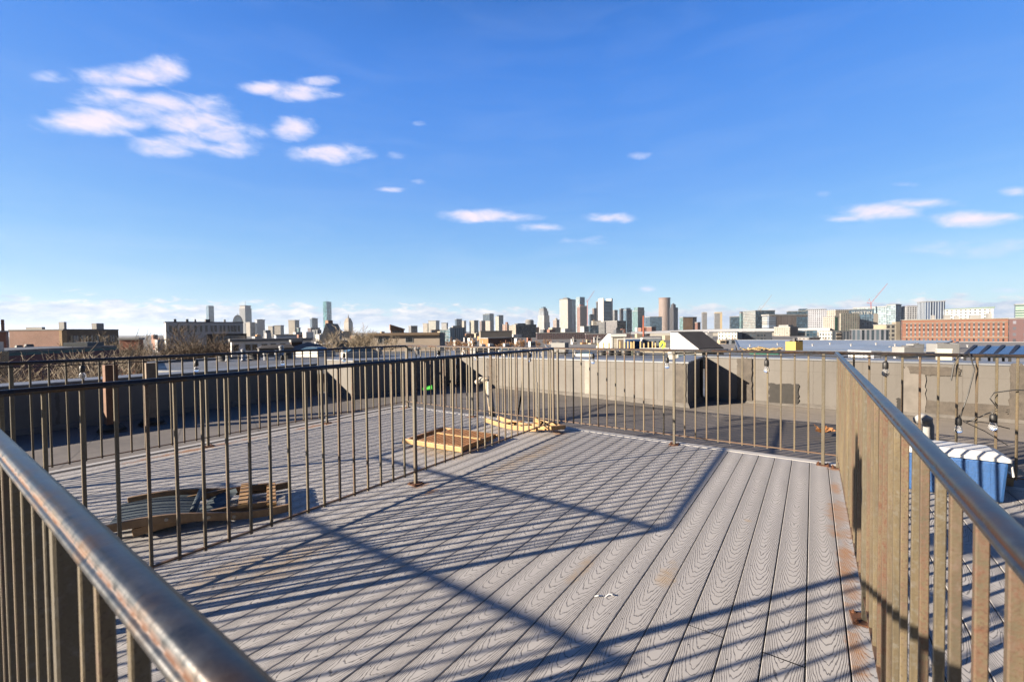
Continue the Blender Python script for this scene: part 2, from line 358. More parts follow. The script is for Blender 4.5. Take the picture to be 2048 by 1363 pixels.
def roof_mat():
    m, g, b = newmat('roof_membrane'); geo = g.n.new('ShaderNodeNewGeometry'); p = geo.outputs['Position']; px, py, pz = g.sep(p)
    n1 = g.noise(p, .7, 6, .6, .4); n2 = g.noise(p, 9, 5, .65); n3 = g.noise(p, 55, 3, .7)
    col = g.mix(g.mr(n1, .35, .65), c3(.085, .078, .078), c3(.15, .135, .125))
    col = g.mix(g.mr(n2, .45, .8, 0, .5), col, c3(.2, .18, .165))
    # pale silt left by standing water along the back parapet, with a sharp tide line
    tl = g.m('ADD', g.m('SUBTRACT', py, 8.05), g.m('MULTIPLY', g.m('SUBTRACT', g.noise(g.comb(px, 0.0, 0.0), .9, 3, .5), .5), 2.4))
    sil = g.m('MULTIPLY', g.mr(tl, 0, .06), g.mr(px, -2.1, -1.5))
    col = g.mix(g.m('MULTIPLY', sil, .75), col, g.mix(n2, c3(.2, .175, .15), c3(.36, .315, .265)))
    pond = g.m('MULTIPLY', g.m('MULTIPLY', g.mr(tl, -.02, 0, 1, 0), g.mr(g.m('ADD', py, g.m('MULTIPLY', n1, .7)), 6.5, 6.55)), g.mr(px, -1.25, -1.2))
    col = g.mix(g.m('MULTIPLY', pond, .6), col, c3(.07, .062, .055))
    col = g.mix(g.mr(n3, .6, .75, 0, .35), col, c3(.25, .235, .22))
    # lap seams
    seam = g.m('LESS_THAN', g.m('ABSOLUTE', g.m('SUBTRACT', g.m('FRACT', g.m('ADD', g.m('MULTIPLY', px, .35), g.m('MULTIPLY', py, .94))), .5)), .012)
    col = g.mix(g.m('MULTIPLY', seam, .5), col, c3(.03, .03, .03))
    g.link(col, b.inputs['Base Color']); b.inputs['Roughness'].default_value = .75
    bn = g.n.new('ShaderNodeBump'); bn.inputs['Strength'].default_value = .3; bn.inputs['Distance'].default_value = .01
    g.link(n2, bn.inputs['Height']); g.link(bn.outputs[0], b.inputs['Normal'])
    return m
M_ROOF = roof_mat()
def wall_mat():
    m, g, b = newmat('parapet_coating'); geo = g.n.new('ShaderNodeNewGeometry'); p = geo.outputs['Position']; px, py, pz = g.sep(p)
    n1 = g.noise(p, 1.3, 6, .6, .3); n2 = g.noise(p, 14, 5, .65); st = g.noise(g.vm('MULTIPLY', p, (1, 1, .12)), 3.5, 4, .6)
    col = g.mix(g.mr(n1, .3, .7), c3(.121, .113, .104), c3(.160, .150, .139))
    col = g.mix(g.mr(st, .55, .8, 0, .45), col, c3(.095, .083, .072))
    col = g.mix(g.mr(n2, .5, .8, 0, .3), col, c3(.185, .17, .155))
    hx_ = g.m('ADD', px, g.m('MULTIPLY', py, .35)); wv_ = g.m('MULTIPLY', g.m('SUBTRACT', n2, .5), .03)
    seam = g.m('LESS_THAN', g.m('ABSOLUTE', g.m('SUBTRACT', g.m('FRACT', g.m('DIVIDE', g.m('ADD', hx_, wv_), .98)), .5)), .007)
    lap = g.m('LESS_THAN', g.m('ABSOLUTE', g.m('SUBTRACT', pz, g.m('ADD', .47, wv_))), .006)
    col = g.mix(g.m('MULTIPLY', g.m('MAXIMUM', seam, g.m('MULTIPLY', lap, .6)), .55), col, c3(.06, .052, .045))
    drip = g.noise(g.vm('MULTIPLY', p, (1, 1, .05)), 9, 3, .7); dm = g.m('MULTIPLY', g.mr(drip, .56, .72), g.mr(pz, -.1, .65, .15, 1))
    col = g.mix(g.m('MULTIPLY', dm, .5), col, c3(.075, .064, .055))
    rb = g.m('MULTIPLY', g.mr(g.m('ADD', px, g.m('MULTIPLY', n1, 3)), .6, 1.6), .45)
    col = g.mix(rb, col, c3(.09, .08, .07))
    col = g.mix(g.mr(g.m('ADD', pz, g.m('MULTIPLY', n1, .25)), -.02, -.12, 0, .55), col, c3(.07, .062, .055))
    g.link(col, b.inputs['Base Color']); b.inputs['Roughness'].default_value = .8
    bn = g.n.new('ShaderNodeBump'); bn.inputs['Strength'].default_value = .35; bn.inputs['Distance'].default_value = .02
    g.link(g.m('ADD', n1, g.m('MULTIPLY', n2, .3)), bn.inputs['Height']); g.link(bn.outputs[0], b.inputs['Normal'])
    return m
M_WALL = wall_mat()
M_TAR = plain('tar_patch', c3(.013, .011, .0095), .7, .4, 12, bump=.4)
M_TARB = plain('weathered_tar', c3(.07, .058, .047), .75, .35, 9, bump=.3)
M_COPING = plain('metal_coping', c3(.19, .20, .22), .5, .2, 4, metal=.2)
M_CANT = plain('cant_membrane', c3(.11, .10, .09), .8, .35, 4, bump=.3)
M_DARKM = plain('dark_membrane', c3(.055, .055, .06), .7, .3, 3, bump=.3)

# ------------------------------------------------------------------ ground
mb = MB(); mb.face([(-30000, -30000, -13), (30000, -30000, -13), (30000, 30000, -13), (-30000, 30000, -13)])
structure(mb.build('ground', plain('city_ground', c3(.10, .092, .085), .9, .5, .02)))

# ------------------------------------------------------------------ deck
PITCHB, DECK0, DECK1 = .1413, -1.2, 4.995
def deck_boards():
    mb = MB(); x = .1218
    k0 = int((x+5.86)/PITCHB)
    for i in range(-22, k0+1):
        xr = .1218+.002 - i*PITCHB if False else .1218 - i*PITCHB
        x0, x1 = xr-PITCHB+.0055, xr
        if x0 < -5.87: continue
        rr = random.Random(900+i)
        cuts = [DECK0]
        if i in (-1, 0, 1, 3): cuts.append(1.93+.02*(i % 2)-(.22 if i in (-1, 0) else 0))
        elif i % 5 in (1, 3): cuts.append(rr.choice([-.4, .3, .7]))
        cuts.append(DECK1)
        for a, b_ in zip(cuts[:-1], cuts[1:]):
            y0, y1 = a+(.003 if a != DECK0 else 0), b_-(.003 if b_ != DECK1 else 0)
            off = rr.uniform(0, 60); z1 = rr.uniform(-.0012, .0012); e = .0022
            q = [(x0+e, y0, z1), (x1-e, y0, z1), (x1-e, y1, z1), (x0+e, y1, z1)]
            mb.face(q, [(-1+2*e/.136, y0+off), (1-2*e/.136, y0+off), (1-2*e/.136, y1+off), (-1+2*e/.136, y1+off)])
            mb.face([(x0, y0, -.025), (x0, y0, z1-e), (x0, y1, z1-e), (x0, y1, -.025)][::-1], [(1, 0)]*4)
            mb.face([(x1, y0, -.025), (x1, y0, z1-e), (x1, y1, z1-e), (x1, y1, -.025)], [(1, 0)]*4)
            mb.face([(x0, y0, z1-e), (x0+e, y0, z1), (x0+e, y1, z1), (x0, y1, z1-e)][::-1], [(1, 0)]*4)
            mb.face([(x1, y0, z1-e), (x1-e, y0, z1), (x1-e, y1, z1), (x1, y1, z1-e)], [(1, 0)]*4)
    o = mb.build('deck', M_DECK); structure(o)
deck_boards()
mb = MB(); mb.box(-5.95, 3.4, 5.0, 5.1, -.16, .003); mb.box(-5.97, -5.88, -1.2, 4.996, -.16, .003)
structure(mb.build('deck_edging', M_TRIM, bevel=.004))
mb = MB(); mb.box(-5.86, 3.4, -1.2, 4.98, -.17, -.03); structure(mb.build('deck_joists', plain('shadowed_timber', c3(.03, .027, .025), .9, .2)))  # one dark slab; shade of the board gaps is put into its colour

# ------------------------------------------------------------------ railings
ZT, ZB = 1.052, .1075
CAP0 = [(-.0125, -.010), (.0125, -.010), (.0125, 0), (.0215, 0), (.0225, .004), (.0205, .0075), (.0165, .0095), (.0155, .0135), (.0125, .0175), (.0070, .0203), (0, .0212),
       (-.0070, .0203), (-.0125, .0175), (-.0155, .0135), (-.0165, .0095), (-.0205, .0075), (-.0225, .004), (-.0215, 0), (-.0125, 0)]
CAP = [(a*.93, z*.95) for a, z in CAP0]
def cap_rail(p0, p1, parent):
    mb = MB(); p0, p1 = Vector(p0), Vector(p1); d = (p1-p0); L = d.length; d.normalize(); side = Vector((d.y, -d.x, 0))
    n = len(CAP); seg = max(2, int(L/.35)); prev = None
    for s in range(seg+1):
        c = p0+d*L*s/seg
        b = mb.pts([c+side*a+Vector((0, 0, z)) for a, z in CAP])
        if prev is not None:
            for i in range(n):
                j = (i+1) % n; mb.f.append((prev+i, b+i, b+j, prev+j))
                la, lb = abs(CAP0[i][0])/.0225, abs(CAP0[j][0])/.0225
                mb.uv[len(mb.f)-1] = [(0, la), (0, la), (0, lb), (0, lb)]
        else: mb.f.append(tuple(b+i for i in range(n)))
        prev = b
    mb.f.append(tuple(prev+n-1-i for i in range(n)))
    o = mb.build('top_rail', M_RAIL, parent, smooth=False)
    m = o.modifiers.new('bevel', 'BEVEL'); m.width = .0012; m.segments = 2; m.limit_method = 'ANGLE'; m.angle_limit = math.radians(24)
    for q in o.data.polygons: q.use_smooth = True
    o.data.set_sharp_from_angle(angle=math.radians(50)) if hasattr(o.data, 'set_sharp_from_angle') else None
    return o
_bal = {}
def bar_mesh(w, z0, z1, mat, name):
    key = (w, round(z0, 4), round(z1, 4), mat.name, name)
    if key not in _bal:
        mb = MB(); h = w/2; e = w*.12; n = 6
        sec = [(-h+e, -h), (h-e, -h), (h, -h+e), (h, h-e), (h-e, h), (-h+e, h), (-h, h-e), (-h, -h+e)]
        mb.prism(sec, z0, z1); _bal[key] = mb.mesh(name, mat)
    return _bal[key]
def child(name, me, parent, loc, rot=(0, 0, 0)):
    o = bpy.data.objects.new(name, me); COL.objects.link(o); o.parent = parent
    o.location = Vector(loc)-Vector(parent['_org']); o.rotation_euler = rot; o['_org'] = list(loc); return o
PLATE = MB(); PLATE.box(-.05, .05, -.05, .05, 0, .007)
for sx in (-1, 1):
    for sy in (-1, 1): PLATE.lathe((sx*.036, sy*.036, .006), [(.009, 0), (.009, .006), (.004, .008), (.004, .014)], 6)
PLATE = PLATE.mesh('base_plate', M_RUST)
def railing(label, p0, p1, posts, spacing, start=None, plates=(), zt=ZT, bars=True, ends=(0, 0), w=.0148, capx=0):
    p0, p1 = Vector((p0[0], p0[1], 0)), Vector((p1[0], p1[1], 0)); d = p1-p0; L = d.length; d.normalize()
    t = thing('railing', label, 'railing', p0)
    cap_rail(p0-d*ends[0]+Vector((capx, 0, zt)), p1+d*ends[1]+Vector((capx, 0, zt)), t)
    side = Vector((d.y, -d.x, 0))
    mb = MB(); mb.extrude([(-.0085, -.005), (.0085, -.005), (.0085, .005), (-.0085, .005)], p0+Vector((0, 0, ZB)), p1+Vector((0, 0, ZB)), side, (0, 0, 1))
    mb.build('bottom_rail', M_BOT, t)
    for q in posts:
        po = child('post', bar_mesh(.0265, 0, zt-.004, M_POST, 'post'), t, p0+d*q)
        if any(abs(q-z) < .02 for z in plates): child('base_plate', PLATE, po, p0+d*q, (0, 0, R.uniform(-.1, .1)))
    ts = []
    if bars:
        edges = sorted(posts)
        if start is None:
            for a, b_ in zip(edges[:-1], edges[1:]):
                n = max(1, round((b_-a)/spacing)); ts += [a+(b_-a)*i/n for i in range(1, n)]
        else: ts = start
        for q in ts:
            mp = 'dark' if False else None
            child('baluster', bar_mesh(w, ZB-.018, zt-.002, M_BAL, 'baluster'), t, p0+d*q, (R.uniform(-.003, .003), R.uniform(-.003, .003), 0))
    return t
XM, XB, XR, Y1, Y0 = -2.765, -5.704, .196, 4.965, .115
mid_posts = [0, 2.49-Y0, 4.866-Y0]
mid_bal = [2.49-Y0-.1188*i for i in range(1, 20)]+[2.49-Y0+.1188*i for i in range(1, 20)]
railing('long worn railing down the middle of the deck, behind it lie the folded chairs', (XM, Y0), (XM, 4.866), mid_posts, .1188, mid_bal, (2.375,))
railing('back railing at the far left edge of the deck in front of the dark parapet', (XB, .115), (XB, Y1), [0, .427, 1.89, 3.368, 4.85], .1135, None, (.427, 1.89, 3.368, 4.85))
railing('railing across the far end of the deck, parallel to the pale back parapet', (XB, Y1+.0), (3.6, Y1), [.028, 1.478, 2.953, 4.435, 5.79, 7.34, 8.8], .1135, None, (1.478, 2.939, 4.435, 5.79), ends=(0, 0))
railing('rusty khaki railing running away from the camera on the right, beside the blue cooler', (XR, .13), (XR, 4.93), [.02, 2.28, 4.79], .1165, None, (2.28, 4.79), ends=(.03, 0), capx=-.013)
railing('closest railing, crossing the lower left corner with a thick rusty handrail', (-1.82, .121), (.12, .121), [0, .99, 1.92], .108, None, (0,))
railing('railing behind the left bay continuing the line of the closest railing', (XB, Y0-.03), (XM-.02, Y0-.03), [.02, 1.47, 2.9], .1135, None, (1.47,))
# guard on the stair landing behind the camera; only its shadow reaches the picture
railing('tall guard railing on the stair landing behind the camera', (-6.2, -1.13), (-2.58, -1.13), [0, 1.2, 2.4, 3.6], .1, None, ())
# ------------------------------------------------------------------ roof, parapets
ZR = -.2
mb = MB(); mb.face([(-10.2, -6, ZR), (8, -6, ZR), (8, 10.2, ZR), (-10.2, 10.2, ZR)]); structure(mb.build('roof', M_ROOF))
def parapet(label, poly, ztops, capw=.02, mat=M_WALL, patches=(), cants=True):
    """poly: inner face line (list of x, y), wall grows 0.35 outward (left of travel)"""
    t = thing('parapet_wall', label, 'wall', (poly[0][0], poly[0][1], ZR))
    pv = [Vector((x, y, 0)) for x, y in poly]; outs = []
    for i, p in enumerate(pv):
        a = (pv[min(i+1, len(pv)-1)]-pv[max(i-1, 0)]).normalized()
        if 0 < i < len(pv)-1:
            d1, d2 = (pv[i]-pv[i-1]).normalized(), (pv[i+1]-pv[i]).normalized()
            n1, n2 = Vector((-d1.y, d1.x, 0)), Vector((-d2.y, d2.x, 0)); nn_ = (n1+n2); nn_ = nn_/max(nn_.dot(n1), .3)
        else: nn_ = Vector((-a.y, a.x, 0))
        outs.append(nn_)
    mb = MB(); cb = MB(); cn = MB()
    for i in range(len(pv)-1):
        p, q = pv[i], pv[i+1]; P2, Q2 = p+outs[i]*.34, q+outs[i+1]*.34; za, zb = ztops[i], ztops[i+1]
        S = max(1, int((q-p).length/.3))
        rows = []
        for s in range(S+1):
            f = s/S; c = p.lerp(q, f); c2 = P2.lerp(Q2, f); z = za+(zb-za)*f
            bow = .012*noise.noise(Vector((c.x*1.3, c.y*1.3, 0))) if 0 < s < S else 0
            off = (outs[i].lerp(outs[i+1], f))*bow
            rows.append([c-outs[i].lerp(outs[i+1], f)*0+off+Vector((0, 0, ZR-.05)), c+off*2+Vector((0, 0, ZR+.35)), c+off*.5+Vector((0, 0, z)), c2+Vector((0, 0, z)), c2+Vector((0, 0, ZR-1.5))])
        for s in range(S):
            for k_ in range(4): mb.face([rows[s][k_], rows[s+1][k_], rows[s+1][k_+1], rows[s][k_+1]])
        ov = .025
        a1, a2, b1, b2 = p-outs[i]*ov, P2+outs[i]*ov, q-outs[i+1]*ov, Q2+outs[i+1]*ov
        cb.hexa([a1+Vector((0, 0, za+.002)), b1+Vector((0, 0, zb+.002)), b2+Vector((0, 0, zb+.002)), a2+Vector((0, 0, za+.002)),
                 a1+Vector((0, 0, za+.03)), b1+Vector((0, 0, zb+.03)), b2+Vector((0, 0, zb+.045)), a2+Vector((0, 0, za+.045))])
        cn.face([p-outs[i]*.06+Vector((0, 0, ZR+.004)), q-outs[i+1]*.06+Vector((0, 0, ZR+.004)), q-outs[i+1]*.004+Vector((0, 0, ZR+.11)), p-outs[i]*.004+Vector((0, 0, ZR+.06))])
    mb.build('wall', mat, t); cb.build('coping', M_COPING, t); cn.build('cant_strip', M_CANT, t)
    for (c, ax, w, h, m_) in patches:       # thin tar repairs: centre, direction along wall, size
        pb = MB(); ax = Vector(ax).normalized(); nrm = Vector((ax.y, -ax.x, 0)); n = 14; rr = random.Random(int(c[0]*100+c[1]*10))
        ring = []
        for i in range(n*4):
            s = i/n; sd = int(s); f = s-sd
            x, z = [(-1+2*f, -1), (1, -1+2*f), (1-2*f, 1), (-1, 1-2*f)][sd]
            x += rr.uniform(-.08, .08); z += rr.uniform(-.07, .07)
            ring.append(Vector(c)+ax*x*w/2+Vector((0, 0, z*h/2))+nrm*.022)
        cc = Vector(c)+nrm*.024
        for i in range(len(ring)): pb.face([cc, ring[i], ring[(i+1) % len(ring)]])
        back = [r-nrm*.02 for r in ring]
        for i in range(len(ring)): j = (i+1) % len(ring); pb.face([ring[i], back[i], back[j], ring[j]])
        pb.build('tar_patch', m_, t)
    return t
# travel so that outward is on the left
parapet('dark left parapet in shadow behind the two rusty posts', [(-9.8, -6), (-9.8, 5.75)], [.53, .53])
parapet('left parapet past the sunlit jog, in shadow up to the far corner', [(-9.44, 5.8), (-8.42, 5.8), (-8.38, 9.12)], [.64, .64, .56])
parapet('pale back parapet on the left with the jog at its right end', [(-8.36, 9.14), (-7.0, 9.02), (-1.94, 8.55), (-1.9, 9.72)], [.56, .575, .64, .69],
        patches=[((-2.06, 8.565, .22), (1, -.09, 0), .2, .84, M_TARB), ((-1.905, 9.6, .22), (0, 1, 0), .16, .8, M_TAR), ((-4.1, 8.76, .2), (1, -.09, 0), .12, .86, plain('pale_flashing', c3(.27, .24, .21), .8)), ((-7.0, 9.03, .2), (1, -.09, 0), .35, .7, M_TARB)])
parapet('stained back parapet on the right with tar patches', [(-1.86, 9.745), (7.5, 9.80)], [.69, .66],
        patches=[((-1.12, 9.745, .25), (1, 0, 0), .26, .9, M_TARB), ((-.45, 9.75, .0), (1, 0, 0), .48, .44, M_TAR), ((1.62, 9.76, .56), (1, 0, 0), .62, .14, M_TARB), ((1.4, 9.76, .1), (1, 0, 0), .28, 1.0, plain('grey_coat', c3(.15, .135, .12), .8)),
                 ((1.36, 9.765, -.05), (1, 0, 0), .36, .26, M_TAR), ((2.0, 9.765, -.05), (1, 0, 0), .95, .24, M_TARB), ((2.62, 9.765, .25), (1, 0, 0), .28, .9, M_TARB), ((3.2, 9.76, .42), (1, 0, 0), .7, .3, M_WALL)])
# own building below the roof
mb = MB(); mb.box(-10.1, 8, -6, 10.0, -13, ZR-.06)
own = thing('apartment_building', 'building whose flat roof carries the deck', 'building', (-1, 2, -13)); mb.build('walls', brick('own_brick', c3(.2, .08, .05), c3(.3, .27, .24)), own)

# ------------------------------------------------------------------ small things on the deck and roof
M_WOOD = plain('oiled_light_wood', c3(.40, .235, .09), .55, .22, 14)
M_WOODB = plain('weathered_wood', c3(.25, .155, .08), .6, .3, 14)
M_WOODC = plain('orange_slat_wood', c3(.36, .165, .05), .6, .25, 16)
M_SLING = plain('slate_blue_canvas', c3(.045, .068, .085), .8, .25, 30)
M_BOLT = plain('steel_bolt', c3(.35, .33, .3), .4, .2, 30, metal=.7)
M_BLACK = plain('black_rubber', c3(.012, .012, .013), .55, .3, 20)
M_WHITE = plain('white_plastic', c3(.62, .62, .62), .45, .06, 12)
M_BLUE = plain('blue_plastic', c3(.013, .080, .25), .55, .22, 60, bump=.5)
def quadpt(A, B, C, D, s, t): A, B, C, D = map(Vector, (A, B, C, D)); return A.lerp(B, s).lerp(D.lerp(C, s), t)

# folded sling chair lying flat: s runs along the rails, t across
def sling_chair():
    FL, FRr, RRr, RL = Vector((-3.56, .69, 0)), Vector((-3.06, 1.58, 0)), Vector((-3.53, 1.80, 0)), Vector((-4.03, .91, 0))
    def pt(s, t, z): return quadpt(FL, FRr, RRr, RL, s, t)+Vector((0, 0, z))
    T = thing('folded_deck_chair', 'folded wooden sling chair with slate blue fabric lying on the left bay', 'deck chair', tuple(pt(.5, .5, 0)))
    def zc(s): return .10-.045*s+.022*math.sin(s*6.0)
    for t in (0, 1):
        mb = MB(); mb.sweep([pt(s/24, t, zc(s/24)) for s in range(25)], .024, .054)
        mb.build('side_rail', M_WOODB, T, bevel=.004)
    for t in (.09, .91):
        mb = MB(); mb.sweep([pt(.12+.74*s/20, t, .035+.035*math.sin(math.pi*(s/20))+.075*max(0, s/20-.45)) for s in range(21)], .022, .05)
        mb.build('inner_rail', M_WOODB, T, bevel=.004)
    mb = MB(); n, m_ = 46, 10                # taut fabric, then slack folds
    rows = [[pt(-.03+.46*i/n, .05+.9*j/m_, zc(.46*i/n)-.006-.035*math.sin(math.pi*j/m_)) for j in range(m_+1)] for i in range(n+1)]
    def sheet(rows):
        for a, b_ in zip(rows[:-1], rows[1:]):
            for j in range(len(a)-1): mb.face([a[j], b_[j], b_[j+1], a[j+1]])
    sheet(rows)
    rows = [[pt(.46+.18*i/30+.02*math.sin(j), .05+.9*j/m_, zc(.5)-.025+.008*math.sin(j*2.6+i*.12)+.045*(i/30)*(j/m_)) for j in range(m_+1)] for i in range(31)]
    sheet(rows); mb.build('sling', M_SLING, T, smooth=True)
    mb = MB(); mb.tube([pt(.43, .06, zc(.43)+.02), pt(.43, .94, zc(.43)+.02)], .02, 10); mb.build('fabric_hem', M_SLING, T, smooth=True)
    for s, z in ((.71, .105), (.88, .075)):
        mb = MB(); a, b_ = pt(s, .03, z), pt(s, .97, z); n = 6
        d = (pt(s+.06, .5, z)-pt(s, .5, z))/2; mb.obox((a+b_)/2, (b_-a)/2, d, (0, 0, .011))
        for i in range(n):
            c = a.lerp(b_, (i+.5)/n); mb.obox(c+Vector((0, 0, .013)), (b_-a)/2/n*.72, d*.92, (0, 0, .004))
        mb.build('crossbar', M_WOOD, T)
    for s in (.3, .52, .66):
        p_ = pt(s, 0, zc(s)-.002); mb = MB(); nrm = (FL-RL).normalized(); mb.tube([p_, p_+nrm*.018], .011, 10); mb.build('bolt', M_BOLT, T)
sling_chair()
# slatted panel lying flat behind the middle railing
def slat_panel():
    A, B, C, D = Vector((-3.80, 3.28, 0)), Vector((-3.02, 3.36, 0)), Vector((-3.06, 4.03, 0)), Vector((-3.88, 3.97, 0))
    def pt(s, t, z): return quadpt(A, B, C, D, s, t)+Vector((0, 0, z))
    T = thing('slatted_wood_panel', 'flat slatted wooden panel with a pale front bar lying behind the middle railing', 'wood panel', tuple(pt(.5, .5, 0)))
    mb = MB(); mb.sweep([pt(-.06, .02, .05), pt(.06, .02, .05), pt(1.0, .02, .05)], .04, .055); mb.build('front_bar', M_WOOD, T, bevel=.004)
    mb = MB(); mb.sweep([pt(0, .97, .062), pt(1.04, .97, .062)], .04, .03); mb.build('back_bar', M_WOOD, T, bevel=.003)
    for s in (.03, .985):
        mb = MB(); mb.sweep([pt(s, .04, .055), pt(s, .95, .055)], .03, .05); mb.build('side_bar', M_WOODC, T, bevel=.003)
    for i in range(13):
        s = .24+.72*i/12; mb = MB(); mb.sweep([pt(s, .05, .072), pt(s, .95, .072)], .036, .014); mb.build('slat', M_WOODC, T)
    mb = MB(); mb.sweep([pt(.2, .55, .083), pt(.98, .55, .083)], .035, .012); mb.build('batten', M_WOOD, T)
slat_panel()
def folded_chair():
    A, B, C, D = Vector((-3.66, 4.56, 0)), Vector((-2.66, 4.60, 0)), Vector((-2.60, 4.86, 0)), Vector((-3.52, 4.88, 0))
    def pt(s, t, z): return quadpt(A, B, C, D, s, t)+Vector((0, 0, z))
    T = thing('folded_wooden_chair', 'folded pale wooden chair sticking out under the far end of the middle railing', 'deck chair', tuple(pt(.5, .5, 0)))
    for t, dz in ((0, 0), (.55, .01)):
        mb = MB(); mb.sweep([pt(s/20, t, .085-.055*math.sin(math.pi*s/20)+dz) for s in range(17)], .026, .058); mb.build('curved_rail', M_WOOD, T, bevel=.004)
    mb = MB(); mb.sweep([pt(.45+.55*s/10, .1, .03+.05*s/10) for s in range(11)], .026, .05); mb.build('leg', M_WOOD, T, bevel=.004)
    mb = MB(); mb.sweep([pt(.5+.5*s/10, .95, .10-.05*s/10) for s in range(11)], .026, .055); mb.build('leg', M_WOOD, T, bevel=.004)
    mb = MB(); mb.sweep([pt(.42, 1.25, .10), pt(.72, .6, .085), pt(.78, .2, .05)], .026, .05); mb.build('leg', M_WOOD, T, bevel=.004)
    for s in (.3, .55, .9):
        mb = MB(); mb.sweep([pt(s, 0, .06), pt(s+.03, .9, .06)], .05, .018); mb.build('crossbar', M_WOODC if s < .5 else M_WOOD, T)
    mb = MB(); mb.sweep([pt(.97, .1, .075), pt(1.0, 1.0, .06)], .05, .05); mb.build('crossbar', M_WOOD, T, bevel=.006)
folded_chair()
# cooler
def cooler():
    x0, x1, y0, y1 = .50, 1.165, 4.55, 4.90
    T = thing('cooler', 'blue picnic cooler with a white lid, standing between the right railing and the far one', 'cooler', ((x0+x1)/2, (y0+y1)/2, 0))
    mb = MB(); t = .018
    mb.hexa([(x0+t, y0+t, .002), (x1-t, y0+t, .002), (x1-t, y1-t, .002), (x0+t, y1-t, .002), (x0, y0, .305), (x1, y0, .305), (x1, y1, .305), (x0, y1, .305)])
    mb.build('body', M_BLUE, T, bevel=.02)
    for i in range(5):
        x = x0+.1+i*.117; m2 = MB(); m2.hexa([(x-.002, y0+t-.002, .03), (x+.004, y0+t-.003, .03), (x+.004, y0+t+.004, .03), (x-.004, y0+t+.004, .03), (x-.004, y0-.0022, .29), (x+.004, y0-.0022, .29), (x+.004, y0+.006, .29), (x-.004, y0+.006, .29)]); m2.build('body_rib', M_BLUE, T)
    mb = MB(); mb.box(x0-.012, x1+.012, y0-.012, y1+.012, .307, .335)
    mb.hexa([(x0-.006, y0-.006, .335), (x1+.006, y0-.006, .335), (x1+.006, y1+.006, .335), (x0-.006, y1+.006, .335), (x0+.05, y0+.05, .362), (x1-.05, y0+.05, .362), (x1-.05, y1-.05, .362), (x0+.05, y1-.05, .362)])
    mb.build('lid', M_WHITE, T, bevel=.006)
    mb = MB(); mb.tube([(x1+.02, y0+.05, .27), (x1+.035, y0+.07, .2), (x1+.035, y1-.07, .2), (x1+.02, y1-.05, .27)], .009, 8); mb.build('handle', M_WHITE, T)
    mb = MB(); mb.box(x1-.002, x1+.02, y0+.12, y1-.12, .2, .27); mb.build('side_grip', M_WHITE, T, bevel=.005)
cooler()
mb = MB(); mb.hexa([(1.05, 5.16, -.19), (1.34, 5.2, -.19), (1.32, 5.42, -.19), (1.02, 5.4, -.19), (1.05, 5.14, .17), (1.36, 5.18, .15), (1.34, 5.44, .19), (1.02, 5.42, .2)])
mb.face([(1.05, 5.14, .172), (1.36, 5.18, .152), (1.40, 5.02, .115), (1.09, 4.99, .15)])
tag(mb.build('cardboard_box', plain('cardboard', c3(.42, .31, .19), .8, .15, 9), loc=(1.2, 5.3, -.19)), 'tan cardboard box with an open flap on the roof behind the cooler', 'box')
# plumbing vents
T = thing('vent_pipe', 'grey bent vent pipe on the roof just behind the blue cooler', 'vent pipe', (.93, 5.75, ZR))
mb = MB(); mb.tube([(.93, 5.75, ZR), (.93, 5.75, .33), (.92, 5.73, .385), (.88, 5.68, .41), (.84, 5.63, .385)], [.045]*5, 14); mb.build('pipe', plain('grey_pvc', c3(.30, .30, .30), .5, .2, 8), T, smooth=True)
mb = MB(); mb.lathe((.93, 5.75, ZR+.003), [(.14, 0), (.1, .02), (.05, .12), (.046, .12)], 16); mb.build('flashing', M_DARKM, T, smooth=True)
T = thing('vent_pipe', 'white taped elbow vent leaning behind the left end of the far railing', 'vent pipe', (-4.28, 5.35, ZR))
mb = MB(); mb.tube([(-4.16, 5.4, ZR), (-4.22, 5.37, .28), (-4.26, 5.36, .56)], [.05, .048, .05], 12); mb.build('pipe', plain('taped_pipe', c3(.34, .27, .19), .8, .4, 18, bump=.5), T, smooth=True)
mb = MB(); mb.tube([(-4.20, 5.38, .53), (-4.36, 5.32, .51), (-4.42, 5.30, .46)], [.05, .052, .05], 12); mb.build('elbow', plain('white_tape', c3(.5, .45, .38), .8, .25, 22, bump=.5), T, smooth=True)
mb = MB(); mb.obox((-4.19, 5.35, .3), (.035, 0, 0), (0, .03, 0), (-.03, 0, .2)); mb.build('wrap', plain('grey_foil', c3(.28, .28, .28), .5, .3, 20), T)
mb = MB(); mb.tube([(-4.18, 6.1, ZR+.01), (-3.86, 5.75, .25), (-3.66, 5.5, .66)], [.016, .016, .012], 8)
tag(mb.build('leaning_rod', M_BLACK, loc=(-4.18, 6.1, ZR)), 'thin black rod leaning at an angle on the roof behind the far railing', 'rod')
mb = MB(); mb.tube([(-3.40, 5.5, ZR), (-3.405, 5.5, .52)], .013, 8)
tag(mb.build('conduit_stub', plain('pale_conduit', c3(.45, .42, .38), .6), loc=(-3.4, 5.5, ZR)), 'short pale upright conduit behind the far railing near the middle railing', 'conduit')
